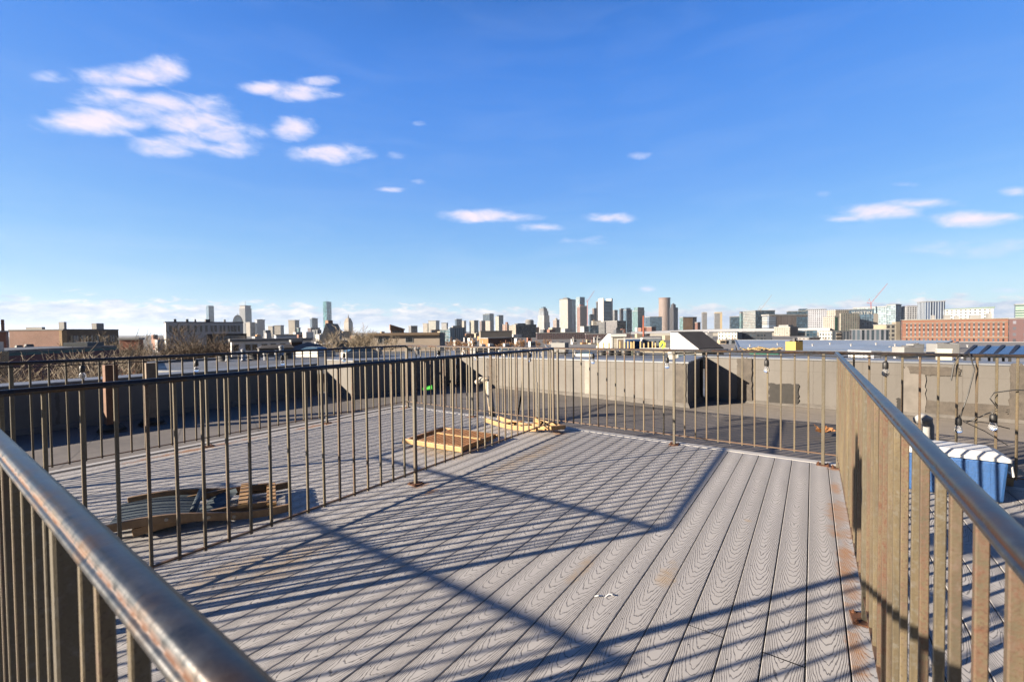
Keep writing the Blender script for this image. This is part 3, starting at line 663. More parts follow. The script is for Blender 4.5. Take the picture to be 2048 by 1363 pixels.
# two square rusty columns by the left parapet
for (x, y, zt_, lab) in ((-8.86, 1.84, .84, 'square rusty steel post by the dark left parapet, the nearer and redder of two'), (-8.98, 2.36, .83, 'square steel post with greyish lit side, the farther one by the dark left parapet')):
    T = thing('steel_post', lab, 'post', (x, y, ZR))
    mb = MB(); mb.box(x-.075, x+.075, y-.075, y+.075, ZR+.02, zt_); mb.build('column', plain('rust_primer' if y < 2 else 'rust_primer_grey', c3(.15, .07, .038) if y < 2 else c3(.2, .15, .105), .85, .35, 7, bump=.4), T, bevel=.008)
    mb = MB(); mb.box(x-.15, x+.15, y-.15, y+.15, ZR+.002, ZR+.03); mb.build('base_plate', M_DARKM, T)
    mb = MB(); mb.lathe((x, y, ZR+.03), [(.18, 0), (.14, .06), (.1, .1)], 12); mb.build('pitch_pocket', M_TAR, T, smooth=True)
# bits of litter
mb = MB()
pts_ = [(-.86, 1.90), (-.842, 1.906), (-.83, 1.928), (-.818, 1.93), (-.806, 1.952), (-.79, 1.95), (-.786, 1.965)]
mb.sweep([(x, y, .006+.006*math.sin(i*1.7)) for i, (x, y) in enumerate(pts_)], .007, .0015)
tag(mb.build('tape_scrap', M_WHITE, loc=(-.83, 1.92, 0)), 'torn scrap of white tape on the grey deck boards', 'litter')
def leaf(x, y, z, s):
    mb = MB(); rr = random.Random(3)
    for k_ in range(7):
        a = k_*.9+.3; L = s*rr.uniform(.6, 1.1); c = Vector((x, y, z)); d = Vector((math.cos(a), math.sin(a), 0)); n_ = Vector((-d.y, d.x, 0))
        mb.face([c, c+d*L*.5+n_*L*.22+Vector((0, 0, s*.5)), c+d*L+Vector((0, 0, s*rr.uniform(.1, .8))), c+d*L*.5-n_*L*.22+Vector((0, 0, s*.2))])
    return mb
tag(leaf(.12, 7.2, ZR+.05, .17).build('dry_leaf', plain('dry_leaf', c3(.28, .12, .04), .8, .4, 30), loc=(.12, 7.2, ZR)), 'curled brown leaf on the dark roof left of the right railing', 'leaf')
mb = MB(); a = onz(845, 779, ZR+.25); mb.face([a, a+Vector((.19, .1, .02)), a+Vector((.16, .12, .1)), a+Vector((.01, 0, .05))]); mb.face([a+Vector((0, .03, -.03)), a+Vector((.19, .13, 0)), a+Vector((.19, .1, .02)), a])
tag(mb.build('green_cloth', plain('bright_green_cloth', c3(.02, .45, .02), .7, .2, 20), loc=tuple(a)), 'small bright green scrap in the shadow of the left parapet', 'cloth')
# electrical box on a post at the gate end of the closest railing; its shadow falls on the right railing
T = thing('electrical_box', 'dark electrical box on a short post at the gate end of the closest railing', 'box', (-1.86, .06, 0))
mb = MB(); mb.box(-1.875, -1.845, .045, .075, 0, 1.82); mb.build('post', M_POST, T)
mb = MB(); mb.box(-2.06, -1.70, .0, .04, 1.34, 1.68); mb.box(-1.95, -1.78, -.02, .0, 1.38, 1.76); mb.box(-1.70, -1.62, .005, .03, 1.46, 1.53); mb.build('enclosure', plain('dark_enclosure', c3(.05, .05, .055), .5), T)
# festoon lights tied along the back and far railings
M_GLASS, gg, gb = newmat('bulb_glass'); gb.inputs['Transmission Weight'].default_value = .9; gb.inputs['Roughness'].default_value = .05; gb.inputs['Base Color'].default_value = (.95, .97, 1, 1)
def festoon(label, path, bulbs):
    T = thing('string_light', label, 'string light', path[0])
    mb = MB(); mb.tube(path, .0045, 6); mb.build('cable', M_BLACK, T)
    for (p, dz) in bulbs:
        p = Vector(p); tilt = Vector((R.uniform(-.015, .015), R.uniform(-.015, .01), 0))
        mb = MB(); mb.tube([p, p-Vector((0, 0, dz))+tilt], .005, 6); mb.build('drop_wire', M_BLACK, T)
        q = p-Vector((0, 0, dz))+tilt
        mb = MB(); mb.lathe(q, [(.006, .012), (.017, .006), (.021, -.012), (.021, -.05), (.017, -.056)], 12)
        s = mb.build('socket', M_BLACK, T, smooth=True)
        mb = MB(); mb.lathe(q, [(.013, -.052), (.016, -.06), (.025, -.085), (.027, -.098), (.022, -.112), (.01, -.12), (.001, -.122)], 14); mb.build('bulb', M_GLASS, s, smooth=True)
zs = ZT-.03
def sag(p, q, n, d): p, q = Vector(p), Vector(q); return [p.lerp(q, i/n)-Vector((0, 0, d*math.sin(math.pi*i/n)+.008*math.sin(i*2.3))) for i in range(n+1)]
xr_ = XB+.03
pth = sag((xr_, .2, zs), (xr_, 4.93, zs+.01), 30, .015)
festoon('black festoon lights tied along the back railing on the left', pth, [((xr_, y, zs-.01), dz) for y, dz in ((.99, .01), (1.9, .02), (2.88, .015), (3.76, .03))])
yf = Y1-.02
pth = sag((XB+.05, yf, zs), (-2.8, yf, zs), 14, .01)+sag((-2.7, yf, zs), (.15, yf, zs+.01), 14, .015)+sag((.3, yf, zs), (1.0, yf, ZT+.01), 6, .0)+[Vector((1.03, yf-.02, ZT+.03)), Vector((1.06, yf-.03, .95)), Vector((1.03, yf-.02, .75)), Vector((1.0, yf-.02, .62)), Vector((.99, yf, .55))]
festoon('black festoon lights tied along the far railing', pth, [((x, yf, zs-.02), dz) for x, dz in ((-4.9, .02), (-4.12, .02), (-3.18, .015), (-2.25, .01), (-1.33, .03), (-.38, .03), (.53, .02))]+[((.985, yf, .57), .03)])
pth = [Vector((.93, yf-.02, .85)), Vector((.945, yf-.02, .98)), Vector((.975, yf-.03, 1.068)), Vector((1.02, yf-.03, 1.05))]
mb = MB(); mb.tube(pth, .006, 6); tag(mb.build('cable_tail', M_BLACK, loc=tuple(pth[0])), 'black cable end looped over the far railing above the cooler', 'cable')
pth = [Vector((1.5, yf-.02, .78)), Vector((1.42, yf-.03, .80)), Vector((1.28, yf-.03, .80)), Vector((1.17, yf-.03, .77)), Vector((1.15, yf-.02, .72)), Vector((1.19, yf-.02, .65)), Vector((1.16, yf, .61))]+sag((1.12, yf-.02, .59), (1.02, yf-.02, .52), 4, 0)
festoon('loose end of black festoon cable with one clear bulb above the cooler', [Vector((2.3, yf-.02, .6))]+pth, [((1.165, yf-.015, .61), .02)])
for (p, q, lab) in (((1.0, yf-.02, .53), (1.25, yf-.05, .50), 'black zip tie sticking out level beside the lower bulb'), ((1.0, yf-.02, .525), (1.24, yf-.05, .37), 'black zip tie drooping beside the lower bulb')):
    mb = MB(); mb.tube([p, (Vector(p)+Vector(q))/2+Vector((0, 0, .015)), q], .0035, 5); tag(mb.build('zip_tie', M_BLACK, loc=p), lab, 'zip tie')
# ------------------------------------------------------------------ city
def isect(C, d, u):                     # from C along d until the bearing of u
    r = ray(u, 660); n = Vector((-r.y, r.x)); den = d.x*n.x+d.y*n.y
    return None if abs(den) < 1e-9 else -(C.x*n.x+C.y*n.y)/den
class Blk:
    """block with a corner on the bearing um; left face runs to bearing u0, right face to bearing u1"""
    def __init__(s, name, label, u0, um, u1, vt, D, mat, zb=-13, alpha=None, depth=None, group=None, cat='building', roofmat=None, ratio=1.0, cap=True, right=None):
        zt = at(um, vt, D).z; C = at(um, vt, D); s.C = Vector((C.x, C.y)); w = Vector((C.x, C.y)).normalized(); r = Vector((w.y, -w.x))
        best = None
        for al in ([math.radians(alpha)] if alpha is not None else [math.radians(q) for q in range(4, 87, 2)]):
            e1 = -r*math.cos(al)+w*math.sin(al); e2 = r*math.sin(al)+w*math.cos(al)
            L1 = isect(s.C, e1, u0) if um > u0 else depth; L2 = isect(s.C, e2, u1) if u1 > um else depth
            if L1 is None or L2 is None or L1 <= 0 or L2 <= 0: continue
            q = abs(math.log(L1/L2/ratio))
            if best is None or q < best[0]: best = (q, e1, e2, L1, L2)
        _, s.e1, s.e2, s.L1, s.L2 = best
        if depth:
            if um > u0 and u1 > um: pass
        s.zb, s.zt = zb, zt
        s.T = thing(name, label, cat, (C.x, C.y, zb), group)
        mb = MB(); mb.prism(s.rect(0, s.L1, 0, s.L2), zb, zt); s.walls = mb.build('walls', mat, s.T)
        if right:                        # the right-hand face has a colour of its own, on some blocks darkened as shade: a shallow cladding
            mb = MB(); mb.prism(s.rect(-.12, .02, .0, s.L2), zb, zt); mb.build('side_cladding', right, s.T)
        if cap:
            mb = MB(); k_ = max(.25, D*.0006); mb.prism(s.rect(-k_, s.L1+k_, -k_, s.L2+k_), zt+.002, zt+max(.5, D*.0012)); mb.build('roof', roofmat or M_RGREY, s.T)
    def p(s, a, b): q = s.C+s.e1*a+s.e2*b; return (q.x, q.y)
    def rect(s, a0, a1, b0, b1): return [s.p(a0, b0), s.p(a0, b1), s.p(a1, b1), s.p(a1, b0)]
    def block(s, name, f, z0, z1, mat): mb = MB(); mb.prism(s.rect(f[0]*s.L1, f[1]*s.L1, f[2]*s.L2, f[3]*s.L2), z0, z1); return mb.build(name, mat, s.T)
    def plant(s, f=(.2, .8, .2, .8), h=None, mat=None): h = h or max(2.5, (s.zt-s.zb)*.04); return s.block('roof_plant', f, s.zt+.01, s.zt+h, mat or M_RDARK)
    def mast(s, a, b, h, r, mat=None):
        x, y = s.p(a*s.L1, b*s.L2); mb = MB(); mb.tube([(x, y, s.zt), (x, y, s.zt+h*.5), (x, y, s.zt+h)], [r, r*.7, r*.25], 6); mb.build('antenna', mat or M_RDARK, s.T)
    def wins(s, face, cols, zs_, w, h, mat, name='window', frame=None, t=.12, skip=()):
        L = s.L1 if face == 1 else s.L2; e = s.e1 if face == 1 else s.e2; n = -s.e2 if face == 1 else -s.e1
        for z in zs_:
            for c in cols:
                if (c, z) in skip: continue
                q = s.C+e*(c*L); mb = MB(); cc = Vector((q.x, q.y, s.zb+z)); E_, N_ = Vector((e.x, e.y, 0)), Vector((n.x, n.y, 0))
                if frame:
                    mb.obox(cc, E_*(w/2+.1), N_*t*.5, (0, 0, h/2+.1)); fr = mb.build('window', frame, s.T)
                    mb = MB(); mb.obox(cc+N_*t*.1, E_*w/2, N_*(t*.5), (0, 0, h/2)); mb.build('pane', mat, fr)
                else: mb.obox(cc, E_*w/2, N_*t*.5, (0, 0, h/2)); mb.build(name, mat, s.T)
    def strips(s, face, cols, w, z0, z1, mat, name='window_strip', t=.3):
        L = s.L1 if face == 1 else s.L2
        s.wins(face, cols, [(z0+z1)/2], w, z1-z0, mat, name, None, t)
M_RGREY = plain('pale_flat_roof', c3(.22, .22, .22), .7, .2, .2); M_RDARK = plain('roof_plant_grey', c3(.09, .09, .095), .7, .3, .2)
M_RTAN = plain('tan_roof', c3(.2, .16, .12), .8, .25, .3)
M_PANE = plain('dark_glass', c3(.018, .024, .032), .12, .4, .5, spec=.8)
M_PANEB = plain('sky_glass', c3(.05, .09, .13), .1, .4, .4, spec=.9)
M_WPAINT = plain('white_paint', c3(.44, .44, .43), .6, .08, 1.0)
M_STONE = plain('pale_stone', c3(.22, .19, .15), .8, .2, .1)
fg = facade
GLASS_N = fg('navy_curtain_wall', c3(.035, .05, .065), c3(.02, .05, .08), 3.2, 3.8, .86, .8)
GLASS_B = fg('blue_curtain_wall', c3(.09, .13, .17), c3(.05, .11, .17), 3.4, 3.8, .88, .76)
GLASS_T = fg('teal_curtain_wall', c3(.12, .17, .17), c3(.05, .13, .14), 3.4, 3.9, .84, .72)
GLASS_L = fg('light_curtain_wall', c3(.22, .25, .26), c3(.12, .19, .22), 4.5, 4.2, .84, .74)
GLASS_A = fg('aqua_mirror_glass', c3(.10, .22, .24), c3(.09, .22, .26), 6, 7.4, .95, .94, .05)
GRID_C = fg('cream_grid', c3(.27, .235, .18), c3(.05, .05, .05), 3.6, 3.9, .42, .45)
GRID_T = fg('shaded_tan_bands', c3(.2, .165, .12), c3(.05, .05, .055), 60, 7.6, 1.2, .12)
GRID_G = fg('grey_grid', c3(.15, .145, .14), c3(.03, .04, .05), 3.4, 3.7, .6, .5)
GRID_W = fg('white_grid', c3(.33, .33, .32), c3(.03, .04, .05), 4.2, 4.2, .5, .42)
GRID_B = fg('brown_strips', c3(.15, .09, .065), c3(.03, .03, .03), 3.2, 400, .42, 1.2)
GRID_K = fg('dark_strips', c3(.04, .036, .04), c3(.02, .025, .035), 3.6, 4, .5, .6)
FIN = fg('white_fins', c3(.30, .31, .33), c3(.04, .06, .08), 5.5, 400, .62, 1.2)
PUNCH = fg('punched_beige', c3(.25, .215, .165), c3(.045, .05, .045), 4.4, 3.6, .4, .5)
STRIPE = fg('striped_pink', c3(.27, .19, .145), c3(.06, .05, .05), 3.4, 400, .45, 1.2)
REDG = fg('construction_grid', c3(.24, .12, .085), c3(.02, .018, .018), 5, 4.2, .68, .62, .6)
BRK = fg('brick_small_windows', c3(.15, .058, .036), c3(.03, .03, .035), 3.4, 3.6, .36, .5)
BRKD = fg('shaded_brick_row', c3(.062, .034, .034), c3(.02, .022, .028), 3.6, 3.4, .4, .5)  # brick with the terrace shadow put into its colour
ORNG = fg('orange_panel', c3(.34, .19, .07), c3(.04, .035, .03), 4.2, 3.8, .35, .6)
DOWN, FARL, SEA = 2700, 3600, 1250

# --- towers of the left skyline
b = Blk('glass_tower', 'slim blue glass tower, leftmost on the skyline', 413, 417, 429, 612, FARL, GLASS_B, cap=False); b.plant((.05, .95, .05, .95), 4, GLASS_B)
b = Blk('office_tower', 'broad grey gridded tower with a stepped crown and spire', 479.5, 490, 504, 617, FARL, fg('pru_grid', c3(.16, .165, .17), c3(.07, .085, .1), 4.5, 4.6, .55, .6))
b.block('crown', (.06, .94, .06, .94), b.zt+5, b.zt+18, M_RGREY); b.block('crown_cap', (.02, .98, .02, .98), b.zt+18.1, b.zt+24, M_RDARK); b.mast(.5, .5, 62, 2.2)
def arch_tower():
    D = FARL-150; L, Rr = at(465, 640, D), at(486, 640, D); c = (L+Rr)/2; wv = (Rr-L); hw = wv.length/2; dv = wv.normalized(); nv_ = Vector((-dv.y, dv.x, 0))
    T = thing('arched_tower', 'glass tower with a domed arch crown in front of the broad grey tower', 'building', (c.x, c.y, -13))
    zs1 = at(475, 646, D).z; ztp = at(475, 629.5, D).z
    def ring(k, o0, o1, name, mat):
        mb = MB(); n = 16; pr = [(-hw*k, -13), (hw*k, -13)]+[(hw*k*math.cos(math.pi*i/n), zs1+(ztp-zs1)*k*math.sin(math.pi*i/n)) for i in range(n+1)]
        f = [Vector((c.x, c.y, 0))+dv*a+nv_*o0+Vector((0, 0, z)) for a, z in pr]; bk = [q+nv_*(o1-o0) for q in f]
        mb.face(f); mb.face(bk[::-1])
        for i in range(len(f)): j = (i+1) % len(f); mb.face([f[i], bk[i], bk[j], f[j]])
        mb.build(name, mat, T)
    ring(1, 0, 40, 'frame', M_STONE); ring(.8, -2, 38, 'glazing', GLASS_L)
    mb = MB(); mb.tube([(c.x, c.y, ztp), (c.x, c.y, ztp+14)], [2, .6], 6); mb.build('finial', M_RDARK, T)
arch_tower()
Blk('office_block', 'low office block with a sunlit tan side right of the gridded tower', 492, 500, 510, 645, 2600, PUNCH, right=GRID_G)
b = Blk('concrete_slab', 'plain whitish concrete slab with a thin sunlit edge', 510, 514, 530, 640, 2600, fg('fine_white', c3(.24, .24, .245), c3(.16, .165, .175), 2, 4, .4, .5)); b.plant((.2, .8, .3, .8), 5)
Blk('low_block', 'low tan block, first of two between the concrete slab and the cream slab', 536, 545, 553, 652.5, 2400, PUNCH)
Blk('low_block', 'low pale block, second of two between the concrete slab and the cream slab', 549, 561, 568, 651, 2300, GRID_C)
b = Blk('apartment_slab', 'cream apartment slab with gridded balconies left of the dark glass tower', 577, 589.5, 599, 640.5, 2500, fg('cream_fine', c3(.27, .225, .16), c3(.09, .085, .075), 3.5, 3.4, .6, .45))
Blk('low_block', 'greenish low glass block at the foot of the cream slab', 594, 597, 601, 656, 1600, GLASS_T)
b = Blk('glass_tower', 'short blue glass tower with a pale left edge left of the aqua tower', 620.6, 624, 636, 637, FARL-400, GLASS_N); b.plant((.2, .8, .1, .7), 6, GLASS_N)
b = Blk('mirror_tower', 'tall aqua mirror glass tower, tallest on the left skyline', 647, 653, 663.8, 602.5, FARL-100, GLASS_A, cap=False, ratio=.5); b.mast(.4, .6, 22, .9); b.mast(.4, .3, 30, .9)
b = Blk('low_block', 'small dark block at the foot of the short blue glass tower', 615, 622, 640, 656, 1700, BRKD)
def church():
    D = 520; T = thing('stone_church', 'pale stone church with a steep gable below the aqua mirror tower', 'church', tuple(at(652, 684, D))[:2]+(-13,))
    z0 = -13; a, b_, c = at(640, 680, D), at(668, 680, D), at(652, 647, D); back = at(676, 648, D+40); d = (back-c); d.z = 0
    st = plain('mottled_stone', c3(.50, .42, .32), .9, .5, .4)
    A, B, Cc = [Vector((q.x, q.y, q.z)) for q in (a, b_, c)]; mb = MB(); fr = [Vector((A.x, A.y, z0)), Vector((B.x, B.y, z0)), B, Cc, A]; bk = [q+d for q in fr]
    mb.face(fr); mb.face(bk[::-1])
    for i in (0, 1, 4): j = (i+1) % 5; mb.face([fr[i], bk[i], bk[j], fr[j]])
    mb.build('walls', st, T)
    mb = MB(); u_ = Vector((0, 0, .5)); mb.face([fr[2]+u_, bk[2]+u_, bk[3]+u_, fr[3]+u_]); mb.face([fr[3]+u_, bk[3]+u_, bk[4]+u_, fr[4]+u_]); mb.build('roof', plain('slate', c3(.16, .13, .1), .8, .3, .3), T)
    q = at(658, 640.5, D+20); mb = MB(); mb.box(q.x-3, q.x+3, q.y-3, q.y+3, z0, q.z); mb.build('tower', plain('red_stone', c3(.2, .125, .085), .9, .3, .3), T)
church()
def pyramid_tower():
    D = 3000; b = Blk('stone_tower', 'old sandstone tower with a pyramid roof behind the large bare tree', 688, 697, 706, 645, D, GRID_C, cap=False)
    mb = MB(); r_ = b.rect(0, b.L1, 0, b.L2); x, y = b.p(b.L1/2, b.L2/2); zt_ = at(699, 636, D).z
    m = [((q[0]-x)*.55+x, (q[1]-y)*.55+y) for q in r_]
    for i in range(4):
        j = (i+1) % 4; mb.face([r_[i]+(b.zt,), r_[j]+(b.zt,), m[j]+(zt_,), m[i]+(zt_,)])
        mb.face([m[i]+(zt_,), m[j]+(zt_,), (x, y, zt_+5)])
    mb.build('pyramid_roof', M_STONE, b.T); mb = MB(); mb.tube([(x, y, zt_), (x, y, zt_+12), (x, y, zt_+28)], [5, 3.5, .4], 8); mb.build('spire', M_STONE, b.T)
pyramid_tower()
b = Blk('roof_pavilion', 'brown timber pavilion with a sloping roof above the beige house', 781, 782, 808, 660, 260, plain('brown_cladding', c3(.17, .085, .045), .8, .2, .6), ratio=.4, cap=False)
mb = MB(); q = b.rect(-.5, b.L1+.5, -.5, b.L2+.5); z = b.zt
mb.hexa([q[0]+(z+.01,), q[1]+(z+.01,), q[2]+(z+.01,), q[3]+(z+.01,), q[0]+(z+3.4,), q[1]+(z+.7,), q[2]+(z+.7,), q[3]+(z+3.4,)]); mb.build('sloping_roof', plain('tan_fascia', c3(.22, .13, .075), .8), b.T)
b.wins(2, [.15, .35, .55, .75], [b.zt-b.zb-1.6], 1.3, 2.4, M_PANE)
Blk('low_block', 'small block with an orange sunlit edge above the beige house', 817, 822, 835, 652, 1800, GRID_G, right=GRID_K)
Blk('apartment_tower', 'olive grey tower left of the pair of pale towers', 846, 855, 862, 647, 2400, PUNCH)
b = Blk('apartment_tower', 'pale tower with a dark glass right side', 857, 871.5, 879, 641.5, 2300, fg('cream_fine2', c3(.30, .29, .24), c3(.14, .14, .12), 3, 3.6, .5, .4), right=GLASS_N)
b = Blk('apartment_tower', 'small white tower with a grey right side and flat top', 883, 893, 896, 646, 2400, fg('white_plain', c3(.34, .33, .31), c3(.2, .2, .2), 4, 4, .3, .3), right=M_RDARK)
Blk('office_tower', 'small dark blue tower above the blue glass block', 910, 913, 924, 638.5, DOWN, GLASS_N)
Blk('office_tower', 'small tan tower close behind the small dark blue one', 923, 928, 932.5, 642, DOWN+100, GRID_C)
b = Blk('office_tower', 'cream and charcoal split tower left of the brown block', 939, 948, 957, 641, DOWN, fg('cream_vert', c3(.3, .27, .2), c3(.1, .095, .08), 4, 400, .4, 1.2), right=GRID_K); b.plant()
Blk('office_block', 'brownish grey block half in front of the dark glass tower', 959, 963, 975, 642, 2100, fg('brown_grey', c3(.13, .095, .08), c3(.07, .06, .06), 3, 3.6, .5, .5))
Blk('apartment_tower', 'white and tan striped narrow tower', 971, 980, 985, 642, 2000, fg('white_vert', c3(.36, .32, .26), c3(.16, .11, .08), 3.4, 400, .36, 1.2))
b = Blk('glass_tower', 'dark blue curved topped tower, first of a pair', 966, 979, 988, 628.5, DOWN+200, GLASS_N); b.block('upper_tier', (.0, .75, .1, .9), b.zt+.1, b.zt+7, GLASS_N)
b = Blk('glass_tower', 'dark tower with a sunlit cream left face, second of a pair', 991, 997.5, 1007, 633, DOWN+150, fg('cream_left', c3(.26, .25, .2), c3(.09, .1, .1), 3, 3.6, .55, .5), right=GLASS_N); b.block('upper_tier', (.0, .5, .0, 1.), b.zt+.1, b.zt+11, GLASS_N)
Blk('brick_block', 'salmon brick block with tall white window bays', 1005, 1014, 1018, 649, 1500, fg('salmon_bays', c3(.24, .10, .06), c3(.2, .19, .17), 5, 400, .4, 1.2), right=BRK).plant((.0, .4, .1, .6), 9, plain('salmon', c3(.2, .09, .06), .9))
Blk('low_block', 'cream block left of the dark gridded mid-rise', 1018, 1028, 1033, 651, 1450, GRID_C)
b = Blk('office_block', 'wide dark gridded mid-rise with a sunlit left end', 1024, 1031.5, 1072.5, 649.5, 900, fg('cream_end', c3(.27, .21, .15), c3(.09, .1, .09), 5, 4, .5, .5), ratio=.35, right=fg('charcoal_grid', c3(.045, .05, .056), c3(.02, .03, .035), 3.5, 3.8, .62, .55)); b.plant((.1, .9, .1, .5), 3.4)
q = at(1059, 641, 1500); T = thing('round_building', 'pale round building rising behind the dark gridded mid-rise', 'building', (q.x, q.y, -13)); mb = MB(); mb.lathe((q.x, q.y, -13), [(15, 0), (15, q.z+13)], 24); mb.build('walls', GRID_G, T); mb = MB(); mb.lathe((q.x, q.y, q.z+.01), [(13, 0), (13, 3)], 24); mb.build('roof', M_STONE, T)
# stepped tower
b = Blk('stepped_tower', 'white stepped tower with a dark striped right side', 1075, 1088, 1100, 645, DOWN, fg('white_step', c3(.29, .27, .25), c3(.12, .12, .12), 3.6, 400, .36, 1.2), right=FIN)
zz = [at(1088, v, DOWN).z for v in (630, 621, 616, 613)]
for k_, (f, nm) in enumerate((((.0, .92, .0, .92), 'lower_tier'), ((.06, .84, .04, .82), 'middle_tier'), ((.14, .74, .1, .72), 'upper_tier'), ((.24, .6, .16, .6), 'crown'))):
    b.block(nm, f, (b.zt if k_ == 0 else zz[k_-1])+.1, zz[k_], [_mc['white_step'], _mc['white_fins'], GRID_G, GLASS_B][k_])
Blk('masonry_block', 'small brown masonry tower left of the big cream tower', 1106, 1113, 1119, 640, DOWN-200, fg('masonry', c3(.2, .15, .12), c3(.07, .06, .06), 3, 3.6, .4, .5)).plant((.3, .7, .3, .7), 12, M_STONE)
b = Blk('office_tower', 'big cream tower with chamfered corners, broadest downtown', 1119.6, 1135.5, 1151.6, 598.6, DOWN-100, fg('cream_tower', c3(.30, .285, .235), c3(.25, .235, .19), 4.4, 5.2, .6, .5), cap=False, alpha=24)
mb = MB(); mb.prism([b.p(-.4, b.L2*.02), b.p(-.4, b.L2*.5), b.p(.5, b.L2*.5), b.p(.5, b.L2*.02)], -13, b.zt); mb.build('shaded_tan_bay', GRID_T, b.T)  # right face darker tan: its weaker light is put into the colour
mb = MB(); mb.prism([b.p(-.4, b.L2*.5), b.p(-.4, b.L2), b.p(.5, b.L2), b.p(.5, b.L2*.5)], -13, b.zt); mb.build('glass_bay', GLASS_N, b.T)
b.block('roof', (-.01, 1.01, -.01, 1.01), b.zt+.01, b.zt+5, M_RDARK); b.plant((.3, .8, .2, .6), 13); b.mast(.7, .4, 34, .7); b.mast(.5, .3, 40, .7)
b = Blk('glass_tower', 'sky blue mirrored tower behind the tower under construction', 1152, 1159.5, 1170, 593.5, DOWN+300, GLASS_L, right=fg('sky_mirror', c3(.1, .2, .26), c3(.08, .2, .3), 8, 8, .94, .92, .05), cap=False)
b = Blk('unfinished_tower', 'tower under construction with an open red grid of floors', 1154, 1160, 1175, 614, DOWN-300, REDG, right=fg('open_floors', c3(.16, .14, .135), c3(.015, .014, .014), 5, 4.2, .7, .66, .7)); b.block('top_deck', (-.03, 1.03, -.03, 1.03), b.zt+3, b.zt+8, M_RGREY); b.block('formwork', (.3, .7, .2, .6), b.zt+8.1, b.zt+14, plain('formwork_red', c3(.3, .09, .05), .8))
b = Blk('office_tower', 'brown stone tower behind and left of the white slotted tower', 1185, 1188, 1194, 617, DOWN+200, GRID_B)
Blk('office_tower', 'thin dark tower touching the white slotted tower', 1192.5, 1195, 1198, 603.5, DOWN+300, GRID_K)
Blk('low_block', 'small dark block between the unfinished tower and the brown tower', 1178, 1181, 1188, 629, DOWN+100, GLASS_N)
b = Blk('slotted_tower', 'white tower with two raised end pylons and a blue glass middle', 1197, 1207, 1225, 601, DOWN-500, M_WPAINT, cap=False, right=fg('bank_glass', c3(.12, .15, .165), c3(.05, .11, .14), 60, 3.9, 1.2, .66), ratio=.6)
z2 = at(1207, 596, DOWN-500).z
for f in ((-.02, 1, -.03, .08), (-.02, 1, .88, 1.03)): b.block('pylon', f, -13, z2, M_WPAINT)
b = Blk('masonry_block', 'grey brown masonry tower with a flat dark cap', 1225.6, 1229, 1235.5, 621, DOWN, GRID_G); b.plant()
Blk('glass_tower', 'narrow dark slab left of the two blue towers', 1239, 1242, 1247.5, 617.5, DOWN, GRID_K)
b = Blk('glass_tower', 'navy glass tower with a lighter crown', 1247, 1253, 1264, 620, DOWN-200, GLASS_B, right=GLASS_N); b.block('crown', (.1, .9, .05, .85), b.zt+.1, b.zt+13, GLASS_B)
b = Blk('glass_tower', 'sea green glass tower with a squared crown beside the red chimney', 1264.5, 1275.5, 1289, 622, DOWN-300, GLASS_T); b.block('crown', (.05, .75, .05, 1), b.zt+.1, b.zt+21, GLASS_T)
q = at(1287, 632, 900); T = thing('brick_chimney', 'tall red brick chimney in front of the sea green tower', 'chimney', (q.x, q.y, -13)); mb = MB(); mb.lathe((q.x, q.y, -13), [(2.0, 0), (1.5, q.z+13), (1.75, q.z+13.2), (1.75, q.z+14)], 10); mb.build('stack', plain('red_stack', c3(.28, .075, .035), .85, .2, .3), T)
Blk('glass_block', 'low blue glass block left of the round striped tower', 1290, 1300, 1324, 634, 1900, GLASS_N, right=GLASS_B)
Blk('brick_block', 'small brick block below the round striped tower', 1293, 1303, 1312, 654, 1000, BRK)
q = at(1329, 597.5, DOWN-300); T = thing('round_tower', 'round pinkish tower with vertical stripes', 'building', (q.x, q.y, -13)); rr_ = 10.2/F*(DOWN-300)*1.02; mb = MB(); n = 32
for i in range(n):
    a0, a1 = 6.28319*i/n, 6.28319*(i+1)/n; mb.face([(q.x+rr_*math.cos(a), q.y+rr_*math.sin(a), z) for a, z in ((a0, -13), (a1, -13), (a1, q.z), (a0, q.z))], [(i*3.4*2, 0), ((i+1)*3.4*2, 0), ((i+1)*3.4*2, q.z+13), (i*3.4*2, q.z+13)])
mb.build('walls', STRIPE, T); mb = MB(); mb.lathe((q.x, q.y, q.z), [(rr_*1.02, 0), (rr_*1.02, 5)], 32); mb.build('roof', plain('brown_rim', c3(.17, .1, .075), .8), T)
b = Blk('pointed_tower', 'dark blue tower with a pyramid top beside the round striped tower', 1339, 1347, 1356, 614.5, DOWN-400, GRID_K, right=fg('slate_vert', c3(.075, .085, .115), c3(.03, .035, .05), 4, 400, .5, 1.2), cap=False)
mb = MB(); q4 = b.rect(.1*b.L1, .7*b.L1, .05*b.L2, .6*b.L2); x, y = b.p(.4*b.L1, .3*b.L2); z3 = at(1347, 609, DOWN-400).z; z4 = at(1347, 605.5, DOWN-400).z
mb.prism(q4, b.zt+.02, z3)
for i in range(4): mb.face([q4[i]+(z3,), q4[(i+1) % 4]+(z3,), (x, y, z4)])
mb.build('pyramid_top', GRID_K, b.T)
b = Blk('apartment_block', 'tan panelled block with dark glass ends above the long pale roof', 1359, 1366, 1393, 634.5, 1500, GLASS_T, right=ORNG, ratio=.4)
b.block('dark_end', (-.02, 1, .72, 1.01), -13, b.zt+1.5, GRID_K)
Blk('brick_block', 'small brick block right of the tan panelled block', 1390, 1395, 1401, 645, 1500, BRK)
b = Blk('apartment_tower', 'slim grey tower with a pale crown, left of the cream edged one', 1403, 1405, 1414, 626.5, 1900, GRID_G); b.plant((.0, 1, .1, .9), 5, M_STONE)
